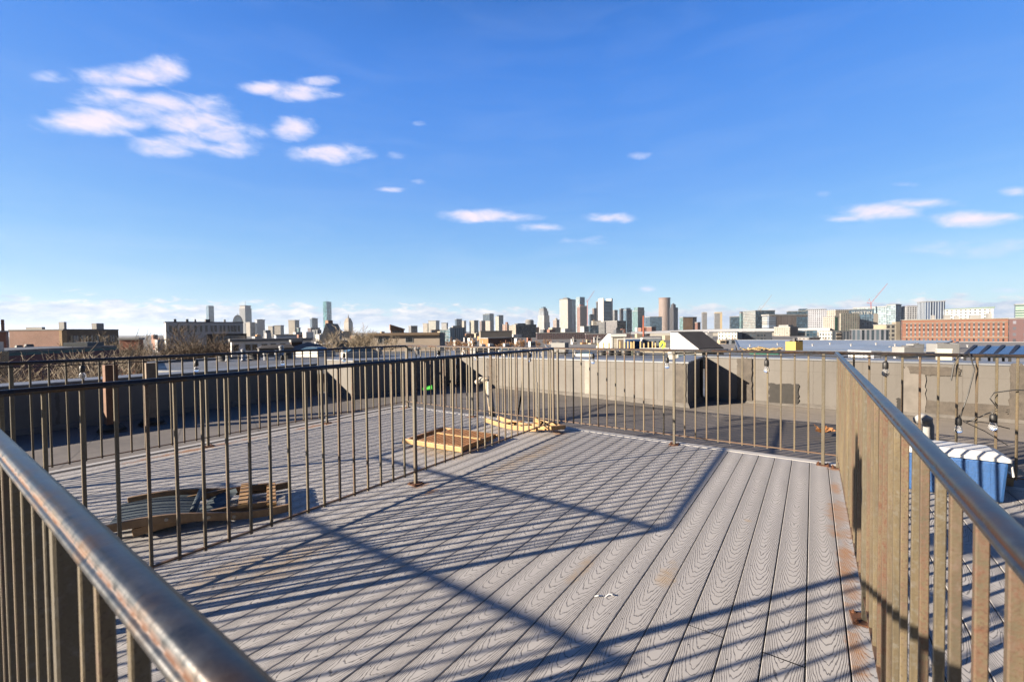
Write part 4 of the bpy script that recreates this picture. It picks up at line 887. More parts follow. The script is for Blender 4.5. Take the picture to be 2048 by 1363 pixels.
b = Blk('apartment_tower', 'slim grey tower with a cream crown and right edge', 1428, 1430, 1444, 627, 1900, GRID_G); b.block('cream_edge', (-.02, .9, .72, 1.02), -13, b.zt+6, plain('cream_edge', c3(.34, .27, .16), .7)); b.block('crown', (.0, .9, .02, .71), b.zt+.6, b.zt+6, _mc['cream_edge'])
# low row in front of downtown
Blk('brick_row', 'long dark brick terrace in shadow below the downtown towers', 1072, 1074, 1180, 666, 700, BRKD, ratio=.2)
Blk('brick_row', 'second dark brick terrace with a reddish roofline left of the white shed', 1170, 1172, 1262, 668, 640, BRKD, ratio=.2)
Blk('low_block', 'white stepped block at the left foot of the gold domed hall', 1160, 1168, 1176, 653, 1000, fg('white_low', c3(.3, .3, .29), c3(.06, .07, .08), 4, 3.6, .5, .5))
Blk('glass_block', 'blue glass mid-rise right of the white stepped block', 1174, 1180, 1197, 651, 1000, GLASS_N)
b = Blk('office_block', 'dark flat block below the white slotted tower', 1194, 1209, 1212, 644, 1200, GRID_G, right=GRID_K)
b = Blk('office_block', 'wide grey gridded block with a black right side', 1210, 1234, 1252, 642, 1250, fg('grey_fine', c3(.13, .12, .12), c3(.06, .06, .065), 2.6, 3.4, .5, .5), right=GRID_K)
Blk('masonry_block', 'wide tan block under the gold dome', 1183, 1186, 1202, 642, 1400, GRID_C)
q = at(1188, 643, 1700); T = thing('domed_hall', 'hall with a small gold dome below the brown tower', 'building', (q.x, q.y, -13)); mb = MB(); mb.lathe((q.x, q.y, -13), [(9, 0), (9, q.z+13)], 16); mb.build('drum', M_STONE, T); mb = MB(); mb.lathe((q.x, q.y, q.z), [(7.4*math.cos(a*.157), 7.4*math.sin(a*.157)) for a in range(11)], 16); mb.build('dome', plain('gold_leaf', c3(.55, .3, .04), .3, .1, .5, metal=.8), T, smooth=True)
Blk('office_block', 'flat pale block with a white deck roof left of the blue glass block', 880, 898, 903, 659, 620, GLASS_L, roofmat=M_WPAINT)
b = Blk('glass_block', 'deep blue glass block with vertical fins and a white roof', 897, 900, 930, 655.5, 600, GLASS_B, right=fg('blue_fins', c3(.09, .15, .2), c3(.02, .07, .12), 3, 400, .6, 1.2), ratio=.5, roofmat=M_WPAINT); b.plant((.1, .9, .2, .8), 3, M_RGREY)
b = Blk('house', 'grey flat roofed building with wide windows above an orange brick base', 958, 961, 1024, 662.5, 330, M_STONE, ratio=.3, right=plain('grey_render', c3(.19, .17, .15), .8, .1, .3))
b.wins(2, [.27, .5, .68], [b.zt-b.zb-2.4], 3.4, 2.8, M_PANEB)
b = Blk('brick_house', 'orange brick building with a sunlit left side in front of the grey one', 960, 976, 1022, 677, 230, plain('orange_brick', c3(.30, .135, .05), .85, .15, .5), ratio=.5, right=plain('shaded_orange_brick', c3(.15, .07, .045), .85, .2, .5)); b.wins(2, [.72, .82, .92], [b.zt-b.zb-2], 1.4, 2.2, M_PANE)  # right face: orange brick darkened in colour as its shaded side
# beige house
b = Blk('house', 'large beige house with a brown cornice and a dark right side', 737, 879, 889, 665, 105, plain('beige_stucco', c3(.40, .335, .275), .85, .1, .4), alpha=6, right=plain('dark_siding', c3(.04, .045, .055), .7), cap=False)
b.block('cornice', (-.004, 1.004, -.05, .6), b.zt-.55, b.zt+.06, plain('brown_cornice', c3(.16, .11, .07), .8))
b.wins(1, [.41, .455], [b.zt-b.zb-1.6, b.zt-b.zb-4.1], .9, 1.15, M_PANE, frame=M_WPAINT); b.wins(1, [.84, .76], [b.zt-b.zb-1.6], 1.0, 1.5, M_PANE, frame=M_WPAINT)
# --- left quarter
b = Blk('brick_warehouse', 'long brick warehouse with a blank side wall and rows of arched windows', 18, 126, 236, 660, 180, brick('salmon_brick', c3(.20, .088, .058), c3(.2, .15, .12), 3.0), ratio=.9, right=plain('tan_brick_front', c3(.15, .10, .06), .85, .2, .4), cap=False)
b.block('parapet_cap', (-.008, 1.008, -.008, 1.008), b.zt, b.zt+.35, M_RDARK)
for f, h in (((.0, .1, .02, .06), 2.4), ((.0, .1, .58, .72), 2.2), ((.45, .75, .05, .1), 1.0)): b.block('roof_plant', f, b.zt+.36, b.zt+h, M_RGREY)
b.block('corner_pier', (-.012, .04, -.03, .05), -13, b.zt-.1, plain('tan_pier', c3(.30, .19, .09), .85))
for row, hgt in ((2.6, 2.2), (6.4, 2.6)):
    for gi in range(5):
        for wi in range(3):
            c = (.12+.18*gi+.05*wi); qv = b.C+b.e2*(c*b.L2); zc_ = b.zt-b.zb-row; E2, N2 = Vector((b.e2.x, b.e2.y, 0)), Vector((-b.e1.x, -b.e1.y, 0))
            base = Vector((qv.x, qv.y, b.zb+zc_)); w2 = b.L2*.019; poly = [(-w2, -hgt/2), (w2, -hgt/2)]+[(w2*math.cos(math.pi*i/6), hgt/2-w2+w2*math.sin(math.pi*i/6)) for i in range(7)]
            fr = [base+E2*a+N2*.26+Vector((0, 0, z)) for a, z in poly]; bk = [q-N2*.2 for q in fr]; mb = MB(); mb.face(fr)
            for i in range(len(fr)): j = (i+1) % len(fr); mb.face([fr[i], bk[i], bk[j], fr[j]])
            mb.build('arched_window', M_PANEB if (gi+wi) % 3 else M_PANE, b.T)
b = Blk('brick_block', 'small brick block with a chimney at the left edge of the picture', -40, 12, 17, 664, 210, brick('salmon_brick2', c3(.19, .09, .06), c3(.2, .15, .12), 3.0)); b.block('chimney', (.1, .2, .1, .5), b.zt, b.zt+4, plain('brown_stack', c3(.16, .08, .055), .85))
Blk('brick_block', 'low bright red brick building behind the thin bare tree', 238, 276, 286, 679, 150, brick('bright_red_brick', c3(.27, .075, .035), c3(.22, .12, .09), 3.0), ratio=2).wins(1, [.35, .75], [9.2], 1.4, 2.2, M_PANE)
b = Blk('apartment_building', 'white and charcoal apartment building with tall narrow windows', 329, 332, 486, 645, 170, M_WPAINT, ratio=.25, right=plain('white_panel', c3(.52, .51, .50), .6, .06, .3), cap=False); z0 = b.zt-b.zb
b.block('roof', (-.02, 1.02, -.01, 1.01), b.zt+.01, b.zt+.35, M_RDARK)
b.wins(2, [.05, .12, .19, .27, .36, .43, .50, .57, .62, .69, .74, .80, .85, .89, .94], [z0-1.9], .55, 2.0, M_PANE, t=.5)
b.block('lower_storeys', (-.02, 1, .5, 1.05), -13, b.zt-3.6, plain('umber_brick', c3(.055, .045, .04), .85, .25, .5))
b.wins(2, [.62+.055*i for i in range(8)], [z0-5.6], 1.0, 2.6, M_PANEB, t=.9)
b.block('white_fin', (-.03, .4, -.004, .012), -13, b.zt, M_WPAINT)
for f in ((.2, .3, .1, .13), (.2, .4, .25, .28), (.3, .4, .36, .38), (.2, .6, .5, .56), (.2, .4, .75, .77)): b.block('roof_plant', f, b.zt+.36, b.zt+1.2, M_RDARK)
b = Blk('low_house', 'long low white building with square windows behind the black chimney pots', 460, 463, 622, 683.5, 88, plain('offwhite_siding', c3(.85, .81, .77), .7, .06, 1.0), ratio=.2, roofmat=M_RGREY)
b.wins(2, [.05, .19, .27, .39, .5, .62, .75], [b.zt-b.zb-1.0], .75, 1.0, M_PANE, frame=M_WPAINT)
b = Blk('low_house', 'low grey roofed building behind the white vent pipes', 660, 664, 738, 686, 90, plain('blue_grey_wall', c3(.12, .13, .15), .7), ratio=.3)
Blk('low_house', 'low blue grey block with white trimmed windows', 548, 552, 592, 671, 240, plain('pale_blue_wall', c3(.5, .56, .63), .7, .1, .5), ratio=.4).wins(2, [.2, .45, .7], [9.6], 1.2, 1.8, M_PANE, frame=M_WPAINT)
# ------------------------------------------------------------------ waterfront district on the right
b = Blk('office_block', 'low dark glass block, first right of the cream edged tower', 1459, 1461, 1480, 633.5, 1700, GLASS_N)
Blk('office_block', 'narrow green black block behind the grey gridded building with a crane', 1479, 1482, 1487, 626.5, 1600, GLASS_T).plant((0, 1, 0, 1), 6)
b = Blk('office_block', 'grey gridded building with teal panes on its left face, a crane jib above it', 1486, 1511, 1549.6, 621.5, SEA+150, fg('grid_teal', c3(.21, .19, .17), c3(.05, .1, .11), 5, 4.6, .62, .6), right=GLASS_N)
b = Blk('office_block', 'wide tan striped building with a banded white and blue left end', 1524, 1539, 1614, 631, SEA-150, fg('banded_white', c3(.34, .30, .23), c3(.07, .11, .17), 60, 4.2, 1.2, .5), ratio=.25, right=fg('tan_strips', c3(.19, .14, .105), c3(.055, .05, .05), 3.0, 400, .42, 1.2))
b.block('flared_roof', (-.02, 1.02, -.02, 1.01), b.zt+.1, b.zt+3.2, M_RGREY); b.block('glass_end', (-.012, .3, .72, 1.005), -13, b.zt-3, GLASS_B)
b.block('blue_corner', (-.03, .2, -.02, .16), -13, b.zt-2, fg('banded_blue', c3(.17, .19, .22), c3(.06, .1, .16), 60, 4.2, 1.2, .5))
b = Blk('hotel', 'sunlit cream building with small windows in front of the tan striped one', 1548, 1580, 1596, 654, 900, PUNCH, right=plain('shaded_cream', c3(.2, .165, .14), .8, .1, .2), ratio=1.4); b.plant((.2, .8, .2, .8), 4, M_RGREY)  # right face: cream darkened in colour as the side out of sun
b = Blk('office_block', 'dark glass block with a slanted grey top left of the white gridded one', 1573, 1577, 1616, 623, SEA+100, GLASS_N, ratio=.4); b.plant((.3, .9, .6, 1), 7, GLASS_N)
b = Blk('hotel', 'white gridded slab with even rows of square windows', 1612, 1616, 1652.5, 619.5, SEA+50, GLASS_N, ratio=.4, right=fg('white_square', c3(.33, .33, .35), c3(.02, .025, .04), 4.4, 4.6, .5, .52))
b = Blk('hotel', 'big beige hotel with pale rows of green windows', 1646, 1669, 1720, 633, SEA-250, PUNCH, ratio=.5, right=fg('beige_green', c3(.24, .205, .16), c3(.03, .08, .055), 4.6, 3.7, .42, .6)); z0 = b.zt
b.block('upper_wing', (.0, .8, .05, .55), z0+.1, z0+13, PUNCH); b.block('front_wing', (-.10, .5, .2, .92), -13, z0+6, _mc['beige_green']); b.block('green_bay', (-.02, .1, .02, .1), -13, z0-1, plain('bottle_glass', c3(.02, .07, .045), .2, .2, .1))
b = Blk('hotel', 'blue glass hotel with white letters along its top edge', 1692, 1699, 1748, 619.5, SEA-180, GLASS_N, ratio=.4, right=fg('hotel_glass', c3(.09, .125, .16), c3(.03, .07, .11), 4, 3.8, .86, .8))
def sign(b, text, f0, f1, z, h):
    e = Vector((b.e2.x, b.e2.y, 0)); n = Vector((-b.e1.x, -b.e1.y, 0))
    cu = bpy.data.curves.new('sign_letters', 'FONT'); cu.body = text; cu.size = h*1.35; cu.extrude = .3; cu.align_x = 'CENTER'; cu.space_character = 1.15
    o = bpy.data.objects.new('sign_letters', cu); COL.objects.link(o); cu.materials.append(M_WPAINT)
    me = bpy.data.meshes.new_from_object(o.evaluated_get(bpy.context.evaluated_depsgraph_get())); bpy.data.objects.remove(o); o = bpy.data.objects.new('sign_letters', me); COL.objects.link(o)
    q = b.C+b.e2*(b.L2*(f0+f1)/2); o.parent = b.T
    m = Matrix((e, (0, 0, 1), n)).transposed().to_4x4()
    o.matrix_local = Matrix.Translation(Vector((q.x, q.y, z))+n*.8-Vector(b.T['_org'])) @ m
sign(b, 'WESTIN', .2, .8, b.zt-9, 6.2)
b.block('end_pier', (-.02, 1, .97, 1.16), -13, b.zt-8, plain('grey_pier', c3(.19, .175, .16), .8))
b = Blk('glass_tower', 'pale aqua glass tower with a dark notched top, a red crane at its left', 1706, 1773, 1775, 613, SEA+150, GLASS_L, ratio=3, alpha=20)
b = Blk('glass_tower', 'pale glass tower with a darker right face, right of the red crane', 1773, 1791.5, 1802, 609.5, SEA+100, GLASS_L, right=GLASS_B); b.plant((.1, .9, .1, .9), 2.5)
b = Blk('apartment_block', 'black and white chequered block between two glass towers', 1802, 1814, 1834, 613, SEA+120, fg('cheq', c3(.27, .27, .27), c3(.025, .028, .033), 5, 4.6, .6, .62)); b.plant((.0, .9, .1, .9), 2, plain('rust_roof', c3(.2, .09, .07), .8))
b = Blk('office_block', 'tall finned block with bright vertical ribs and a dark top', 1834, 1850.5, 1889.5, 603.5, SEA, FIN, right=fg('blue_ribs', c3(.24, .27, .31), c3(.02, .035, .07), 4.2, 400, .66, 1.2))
b = Blk('terminal_building', 'long white building with square windows and a sloping green roof', 1888, 1890, 1986, 619, SEA, GRID_W, ratio=.2, cap=False, right=fg('white_long', c3(.36, .355, .32), c3(.05, .055, .05), 6.5, 5.4, .42, .42))
zr = at(1986, 612.5, SEA).z; q = b.rect(-.06*b.L1, 1.05*b.L1, -.005*b.L2, 1.03*b.L2); mb = MB()
mb.hexa([q[0]+(b.zt+.05,), q[1]+(b.zt+.05,), q[2]+(b.zt+.05,), q[3]+(b.zt+.05,), q[0]+(b.zt+1.2,), q[1]+(zr,), q[2]+(zr,), q[3]+(b.zt+1.2,)]); mb.build('sloping_roof', plain('copper_green_roof', c3(.13, .19, .165), .7, .1, .1), b.T)
Blk('glass_block', 'green glass block cut by the right edge of the picture', 2028, 2031, 2090, 609.5, SEA-100, GLASS_N, right=fg('green_bands', c3(.26, .29, .24), c3(.06, .13, .1), 60, 4.2, 1.2, .6), ratio=.4)
b = Blk('warehouse', 'beige concrete warehouse gridded with windows left of the long brick block', 1747, 1772, 1818, 649.5, 560, plain('blank_beige', c3(.28, .245, .18), .8, .1, .15), ratio=.7, right=fg('beige_big_grid', c3(.27, .24, .185), c3(.045, .045, .05), 4.4, 4.1, .62, .62)); b.block('stair_tower', (-.03, .3, .42, .6), -13, b.zt+3, M_STONE)
Blk('brick_block', 'dark shaded recess block between the beige warehouse and the brick block', 1816, 1819, 1832, 653, 600, GRID_K)
# the long brick block
b = Blk('brick_block', 'long six storey brick block with pale window bays behind the parking line', 1802, 1805, 2018, 640, 400, BRK, ratio=.15, cap=False, right=plain('terracotta_brick', c3(.185, .080, .052), .85, .12, .12)); Hh = b.zt-b.zb
win_m = fg('bay_windows', c3(.17, .155, .14), c3(.05, .055, .06), 8, 3.0, 1.2, .55)
for i in range(22):
    c = .045+.0432*i; b.strips(2, [c], b.L2*.0165, 7.6, Hh-2.4, win_m, 'window_bay', .5); b.wins(2, [c], [2.6, 5.4], b.L2*.016, 1.6, M_PANEB if i % 3 else M_PANE, t=.4)
for z, h, nm in ((7.0, .5, 'stone_band'), (Hh-2.0, .35, 'stone_band'), (Hh-.1, .4, 'cornice')):
    mb = MB(); mb.prism(b.rect(-.5, .3, 0, b.L2), b.zb+z-h/2, b.zb+z+h/2); mb.build(nm, M_STONE, b.T)
b.block('roof', (.1, 1.01, -.01, 1), b.zt+.01, b.zt+.3, M_RGREY)
for f, h in (((.2, .8, .42, .48), 3), ((.2, .5, .52, .56), 2.2), ((.2, .6, .66, .76), 2.4), ((.3, .7, .82, .86), 3.4), ((.3, .7, .3, .33), 3)): b.block('roof_plant', f, b.zt+.31, b.zt+h, M_RGREY)
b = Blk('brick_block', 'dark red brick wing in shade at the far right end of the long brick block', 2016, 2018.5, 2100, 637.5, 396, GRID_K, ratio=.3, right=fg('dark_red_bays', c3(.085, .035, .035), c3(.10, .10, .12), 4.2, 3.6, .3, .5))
# low blocks in front
Blk('apartment_block', 'cream modern apartments with irregular windows right of the big white shed', 1436, 1474, 1484, 665, 420, fg('cream_irregular', c3(.38, .35, .28), c3(.04, .05, .04), 2.9, 3.1, .34, .62), ratio=2, right=M_RGREY)
b = Blk('apartment_block', 'navy glass apartments between two dark piers', 1478, 1484, 1544, 664, 430, GRID_K, ratio=.25, right=fg('navy_apts', c3(.06, .065, .075), c3(.03, .045, .06), 3, 3.2, .7, .6)); b.block('pier', (-.02, .5, .0, .14), -13, b.zt+.8, plain('slate_pier', c3(.06, .07, .09), .7)); b.block('pier', (-.02, .5, .78, .98), -13, b.zt+.4, plain('slate_pier', c3(.06, .07, .09), .7))
Blk('low_block', 'low dark glass block right of the cream building', 1610, 1613, 1634, 661, 640, GLASS_N)
b = Blk('apartment_block', 'white and grey apartments with stacked balconies', 1638, 1664, 1702, 662.5, 480, fg('pale_apts', c3(.30, .29, .26), c3(.05, .06, .06), 3.2, 3.2, .5, .6), ratio=.8, right=fg('grey_apts', c3(.17, .18, .19), c3(.05, .07, .09), 3.4, 400, .5, 1.2)); b.block('balconies', (-.03, .6, .22, .48), -10, b.zt-1, fg('tan_balconies', c3(.25, .2, .15), c3(.03, .03, .03), 60, 3.2, 1.2, .55))
b = Blk('apartment_block', 'long row of dark blue and brown apartments left of the beige warehouse', 1700, 1703, 1778, 659.5, 470, GRID_K, ratio=.2, right=fg('slate_apts', c3(.10, .105, .125), c3(.03, .045, .06), 3.2, 400, .55, 1.2))
for f in (.14, .36, .58, .8): b.block('brown_panel', (-.015, .2, f, f+.09), -13, b.zt+.3, plain('umber_panel', c3(.075, .045, .035), .8))
Blk('low_block', 'grey low house with small windows behind the yellow box', 1596, 1618, 1640, 676, 330, fg('grey_low', c3(.2, .17, .155), c3(.05, .045, .045), 3, 3, .3, .4))
# exhibition hall: long pale roof edge
def hall():
    T = thing('exhibition_hall', 'exhibition hall with a very long curved pale roof edge', 'building', tuple(at(1420, 662, 900))[:2]+(-13,))
    mb = MB(); top = []
    for i in range(31):
        u = 1262+(1660-1262)*i/30; v = 663.8-7.2*math.sin(min(1, i/22)*math.pi/2)-(0 if i < 22 else (i-22)*.12); D = 1000-60*i/30; top.append((u, v, D))
    for (u, v, D), (u2, v2, D2) in zip(top[:-1], top[1:]):
        a, b_ = at(u, v, D), at(u2, v2, D2); th = 5.0; wa, wb = Vector((a.x, a.y, 0)).normalized()*160, Vector((b_.x, b_.y, 0)).normalized()*160
        mb.hexa([a-Vector((0, 0, th)), b_-Vector((0, 0, th)), b_+wb-Vector((0, 0, th)), a+wa-Vector((0, 0, th)), a, b_, b_+wb, a+wa])
    mb.build('roof', plain('silver_roof', c3(.21, .22, .25), .5, .06, .02), T)
    mb = MB(); a, b_ = at(1300, 668, 960), at(1640, 662, 930); wa = Vector((a.x, a.y, 0)).normalized()*100
    mb.prism([(a.x, a.y), (b_.x, b_.y), (b_.x+wa.x, b_.y+wa.y), (a.x+wa.x, a.y+wa.y)], -13, a.z+2); mb.build('walls', plain('hall_wall', c3(.2, .19, .17), .7, .1, .05), T)
hall()
# tower cranes
def crane(label, um, vbase, vtop, uj, vj, D, col, ub=None):
    m = plain('crane_'+str(int(um)), col, .6, .1, .2); p0, p1, p2 = at(um, vbase, D), at(um, vtop, D), at(uj, vj, D); T = thing('tower_crane', label, 'crane', tuple(p0)); w = 1.1*D/1300
    mb = MB(); mb.sweep([p0, p1], w*1.5, w*1.5, (1, 0, 0)); mb.build('mast', m, T)
    mb = MB(); d = p2-p1; L = d.length; n_ = 14; sd = d.cross(Vector((0, 0, 1))).normalized()*w*.6; upv = sd.cross(d).normalized()*w*.9
    for o_ in (sd, -sd, upv): mb.sweep([p1+o_*.8, p2+o_*.3], w*.5, w*.5)
    for i in range(n_):
        a = p1+d*(i/n_); c = p1+d*((i+.5)/n_); e_ = p1+d*((i+1)/n_); mb.sweep([a+sd*.8, c+upv*.8, e_+sd*.8], w*.3, w*.3); mb.sweep([a-sd*.8, c+upv*.8, e_-sd*.8], w*.3, w*.3)
    mb.build('jib', m, T)
    back = p1-Vector((d.x, d.y, 0)).normalized()*L*.14+Vector((0, 0, L*.03)); top = p1-Vector((d.x, d.y, 0)).normalized()*L*.06+Vector((0, 0, L*.2))
    mb = MB(); mb.sweep([p1, back], w*1.4, w*1.1); mb.sweep([p1, top], w*.8, w*.8); mb.sweep([back, top], w*.4, w*.4); mb.sweep([top, p1+d*.6], w*.18, w*.18); mb.build('counter_jib', m, T)
crane('pink tower crane beside the tower under construction', 1175, 655, 603, 1189, 581, DOWN-320, c3(.28, .12, .125))
crane('grey crane with a long raised jib above the grey gridded building', 1521.5, 625, 619.5, 1544, 589, SEA+160, c3(.2, .19, .2))
crane('red tower crane with a long jib above the pale aqua tower', 1742, 640, 606.5, 1775.5, 566.5, SEA+140, c3(.2, .06, .075))
# low-rise filler across the middle distance
FILLM = [plain('fill_brick', c3(.24, .11, .075), .85, .25, .2), plain('fill_tan', c3(.36, .29, .21), .85, .2, .2), plain('fill_grey', c3(.28, .28, .29), .8, .2, .2), plain('fill_white', c3(.62, .60, .57), .75, .12, .2), plain('fill_slate', c3(.075, .085, .10), .8, .2, .2), plain('fill_orange', c3(.40, .21, .09), .85, .2, .2)]
FN = ['brick', 'tan', 'grey', 'white', 'slate', 'orange']
rf = random.Random(21)
def filler(n, u0, u1, D0, D1, va, vb, wts, where, wide=(8, 26)):
    for i in range(n):
        u = rf.uniform(u0, u1); D = rf.uniform(D0, D1)**1.0; w = rf.uniform(*wide); m = rf.choices(range(6), wts)[0]
        f = (D-D0)/(D1-D0); v = va+(vb-va)*(1-f)+rf.uniform(-1.2, 1.2)
        b = Blk('row_house', f'small {FN[m]} house in the low rooftops {where}', u-w*.35, u-w*.05, u+w*.65, v, D, FILLM[m], group=f'low {FN[m]} houses {where}', cap=False, cat='house')
        if rf.random() < .6: b.block('chimney', (.3, .45, .3, .4), b.zt, b.zt+1.6, FILLM[rf.choice((0, 4, 3))])
        if D < 420: b.wins(2, [.25, .5, .75], [b.zt-b.zb-1.7], 1.1, 1.5, M_PANE, t=.2)
filler(34, 500, 1060, 420, 1500, 659, 676, (2, 3, 3, 3, 2, 2), 'below the middle skyline')
filler(26, 900, 1200, 170, 420, 674, 688, (2, 2, 2, 7, 1, 3), 'behind the far railing', (7, 18))
filler(16, 230, 520, 300, 1200, 664, 682, (4, 3, 3, 2, 2, 1), 'on the left')
filler(14, 1230, 1500, 260, 800, 664, 684, (3, 4, 3, 4, 1, 1), 'around the white sheds')
filler(14, 1060, 1300, 900, 1900, 653, 660, (2, 3, 3, 3, 3, 1), 'at the feet of the downtown towers')
filler(10, 1440, 1720, 250, 420, 678, 684, (2, 2, 3, 2, 3, 1), 'in front of the waterfront', (10, 24))
filler(12, 560, 760, 110, 300, 677, 690, (2, 1, 3, 4, 3, 0), 'behind the white vent pipes', (8, 22))
# ------------------------------------------------------------------ neighbouring roofs, close by
NB_T = brick('neighbour_brick', c3(.14, .115, .09), c3(.1, .09, .08), 3.5)
def old_roof(name, a, b_, stain, rough=.6):
    m, g, bs = newmat(name); p = g.n.new('ShaderNodeNewGeometry').outputs['Position']; px, py, _ = g.sep(p)
    n1 = g.noise(p, .22, 6, .65, .6); n2 = g.noise(p, 1.7, 5, .7); n3 = g.noise(p, .07, 3, .5)
    col = g.mix(g.mr(n1, .32, .66), a, b_); col = g.mix(g.mr(g.m('ADD', n1, g.m('MULTIPLY', n2, .5)), .72, .95, 0, .7), col, stain)
    col = g.mix(g.mr(n3, .45, .62, 0, .45), col, tuple(x*.6 for x in a[:3])+(1,))
    q = g.m('ADD', g.m('MULTIPLY', px, .82), g.m('MULTIPLY', py, .57)); sm = g.m('LESS_THAN', g.m('ABSOLUTE', g.m('SUBTRACT', g.m('FRACT', g.m('DIVIDE', q, 1.9)), .5)), .03)
    col = g.mix(g.m('MULTIPLY', sm, .5), col, stain); g.link(col, bs.inputs['Base Color']); g.link(g.mr(n2, .3, .7, rough-.15, rough+.15), bs.inputs['Roughness']); return m
M_MEMB = old_roof('grey_membrane', c3(.085, .088, .094), c3(.19, .188, .188), c3(.055, .053, .05)); M_MEMB2 = old_roof('dusty_membrane', c3(.15, .135, .12), c3(.27, .25, .22), c3(.09, .08, .07), .75); M_SKYTINT = old_roof('sky_tinted_roof', c3(.20, .27, .38), c3(.38, .42, .48), c3(.13, .15, .19), .55)  # last one: sky reflection put into a white roof's colour
def roofbox(name, label, poly, zt, wall, top, cat='building', zb=-13, rim=.3):
    c = sum((Vector((p[0], p[1], 0)) for p in poly), Vector())/len(poly); T = thing(name, label, cat, (c.x, c.y, zb))
    mb = MB(); mb.prism(poly, zb, zt); mb.build('walls', wall, T)
    mb = MB(); inn = [((p[0]-c.x)*.995+c.x, (p[1]-c.y)*.995+c.y) for p in poly]; mb.prism(inn, zt+.004, zt+.05); mb.build('roof', top, T)
    if rim:
        mb = MB()
        for i in range(len(poly)):
            a, b_ = Vector(poly[i]+(zt+.06,)), Vector(poly[(i+1) % len(poly)]+(zt+.06,)); mb.sweep([a, b_], .25, rim*.6)
        mb.build('roof_edge', M_COPING, T)
    return T
roofbox('row_house', 'neighbour building on the left with a grey membrane roof and brick rim', [tuple(at(u_, 700, d_))[:2] for u_, d_ in ((303, 15.3), (480, 13.4), (700, 12.6), (905, 12.8), (905, 22), (640, 23), (303, 20.5))][::-1], .20, NB_T, M_MEMB, rim=.22)
roofbox('row_house', 'low flat roofed building right behind the pale back parapet', [(-11, 13), (5.5, 13), (9, 52), (-28, 46)], -1.05, NB_T, M_MEMB, rim=.25)
roofbox('row_house', 'wide building behind the right parapet with a silver white roof', [(6, 13), (38, 16), (36, 46), (9.5, 45)], -1.0, NB_T, old_roof('silver_coating', c3(.17, .175, .19), c3(.36, .36, .36), c3(.1, .1, .1)), rim=.25)
roofbox('warehouse', 'warehouse with a broad white roof tinted pale blue left of the solar panels', [tuple(at(1478, 690, 62))[:2], tuple(at(1850, 694, 62))[:2], tuple(at(1905, 687, 118))[:2], tuple(at(1470, 687, 118))[:2]], -1.55, NB_T, M_SKYTINT, rim=.25)
roofbox('warehouse', 'warehouse with a wide dusty grey roof in front of the long brick block', [tuple(at(1700, 694, 48))[:2], tuple(at(2140, 694, 48))[:2], tuple(at(2140, 690, 118))[:2], tuple(at(1915, 690, 118))[:2], tuple(at(1858, 694, 60))[:2]], -1.75, NB_T, M_MEMB2, rim=.25)
roofbox('warehouse', 'flat brown roofed building behind the two white sheds', [tuple(at(1110, 694, 62))[:2], tuple(at(1470, 694, 62))[:2], tuple(at(1470, 690, 105))[:2], tuple(at(1090, 690, 105))[:2]], -2.2, NB_T, M_MEMB2, rim=.2)
M_SIDING = fg('white_clapboard', c3(.66, .65, .63), c3(.54, .53, .50), 400, .14, 1.2, .1, .6)
M_SIDT = fg('tan_clapboard', c3(.27, .24, .18), c3(.18, .155, .11), 400, .22, 1.2, .14, .7)
def shed(label, us, vtop, veave, vbase, D, roofcol, roofw=0):
    """roof-access shed: sunlit white gable end, roof sloping down to the right"""
    (ua, ub, uc, ud) = us; A, B, Cc = at(ua, veave, D), at(ub, veave, D), at(ua, vbase, D)
    t0, t1 = at(ua, vtop, D), at(ua+(ub-ua)*.25, vtop, D); w = Vector((A.x, A.y, 0)).normalized(); r = Vector((w.y, -w.x, 0)); back = (r*.78+w*.62)*(abs(ud-ub)*D/F)
    T = thing('roof_shed', label, 'shed', (A.x, A.y, Cc.z)); fl = lambda p, z: Vector((p.x, p.y, z))
    f = [fl(A, A.z), fl(B, A.z), t1, t0]; bk = [q+back for q in f]
    mb = MB(); mb.face(f); mb.face(bk[::-1]); mb.face([f[0], f[3], bk[3], bk[0]]); mb.build('gable_walls', M_SIDING, T)
    u_ = Vector((0, 0, .06)); mb = MB(); mb.hexa([f[1], bk[1], bk[2], f[2], f[1]+u_, bk[1]+u_, bk[2]+u_, f[2]+u_]); mb.hexa([f[2], bk[2], bk[3], f[3], f[2]+u_, bk[2]+u_, bk[3]+u_, f[3]+u_]); mb.build('roof', roofcol, T)
    ev = [fl(A, A.z)-r*.15-w*.15, fl(B, A.z)+r*.15-w*.15, fl(B, A.z)+back+r*.25, fl(A, A.z)+back-r*.1]
    mb = MB(); mb.hexa([q-Vector((0, 0, .16)) for q in ev]+[q-Vector((0, 0, .004)) for q in ev]); mb.build('eaves', M_WPAINT, T)
    base = [fl(A, 0)+w*.1, fl(B, 0)+w*.1, fl(B, 0)+back, fl(A, 0)+back]; mb = MB(); mb.prism([(q.x, q.y) for q in base], Cc.z, A.z-.165); mb.build('base_walls', M_SIDT, T)
    mb = MB()
    for q in (fl(A, 0), fl(B, 0)): mb.obox((q.x+w.x*.08, q.y+w.y*.08, (Cc.z+A.z-.17)/2), r*.16, w*.06, (0, 0, (A.z-.17-Cc.z)/2))
    mb.build('corner_boards', M_WPAINT, T)
    for f_ in (.42, .72):
        q = A.lerp(B, f_); mb = MB(); mb.obox((q.x+w.x*.08, q.y+w.y*.08, A.z-.65), r*.28, w*.05, (0, 0, .38)); fr = mb.build('window', M_WPAINT, T); mb = MB(); mb.obox((q.x+w.x*.04, q.y+w.y*.04, A.z-.65), r*.22, w*.03, (0, 0, .32)); mb.build('pane', M_PANEB, fr)
    return T
M_ASPH = plain('asphalt_shingle', c3(.05, .048, .055), .85, .2, 2)
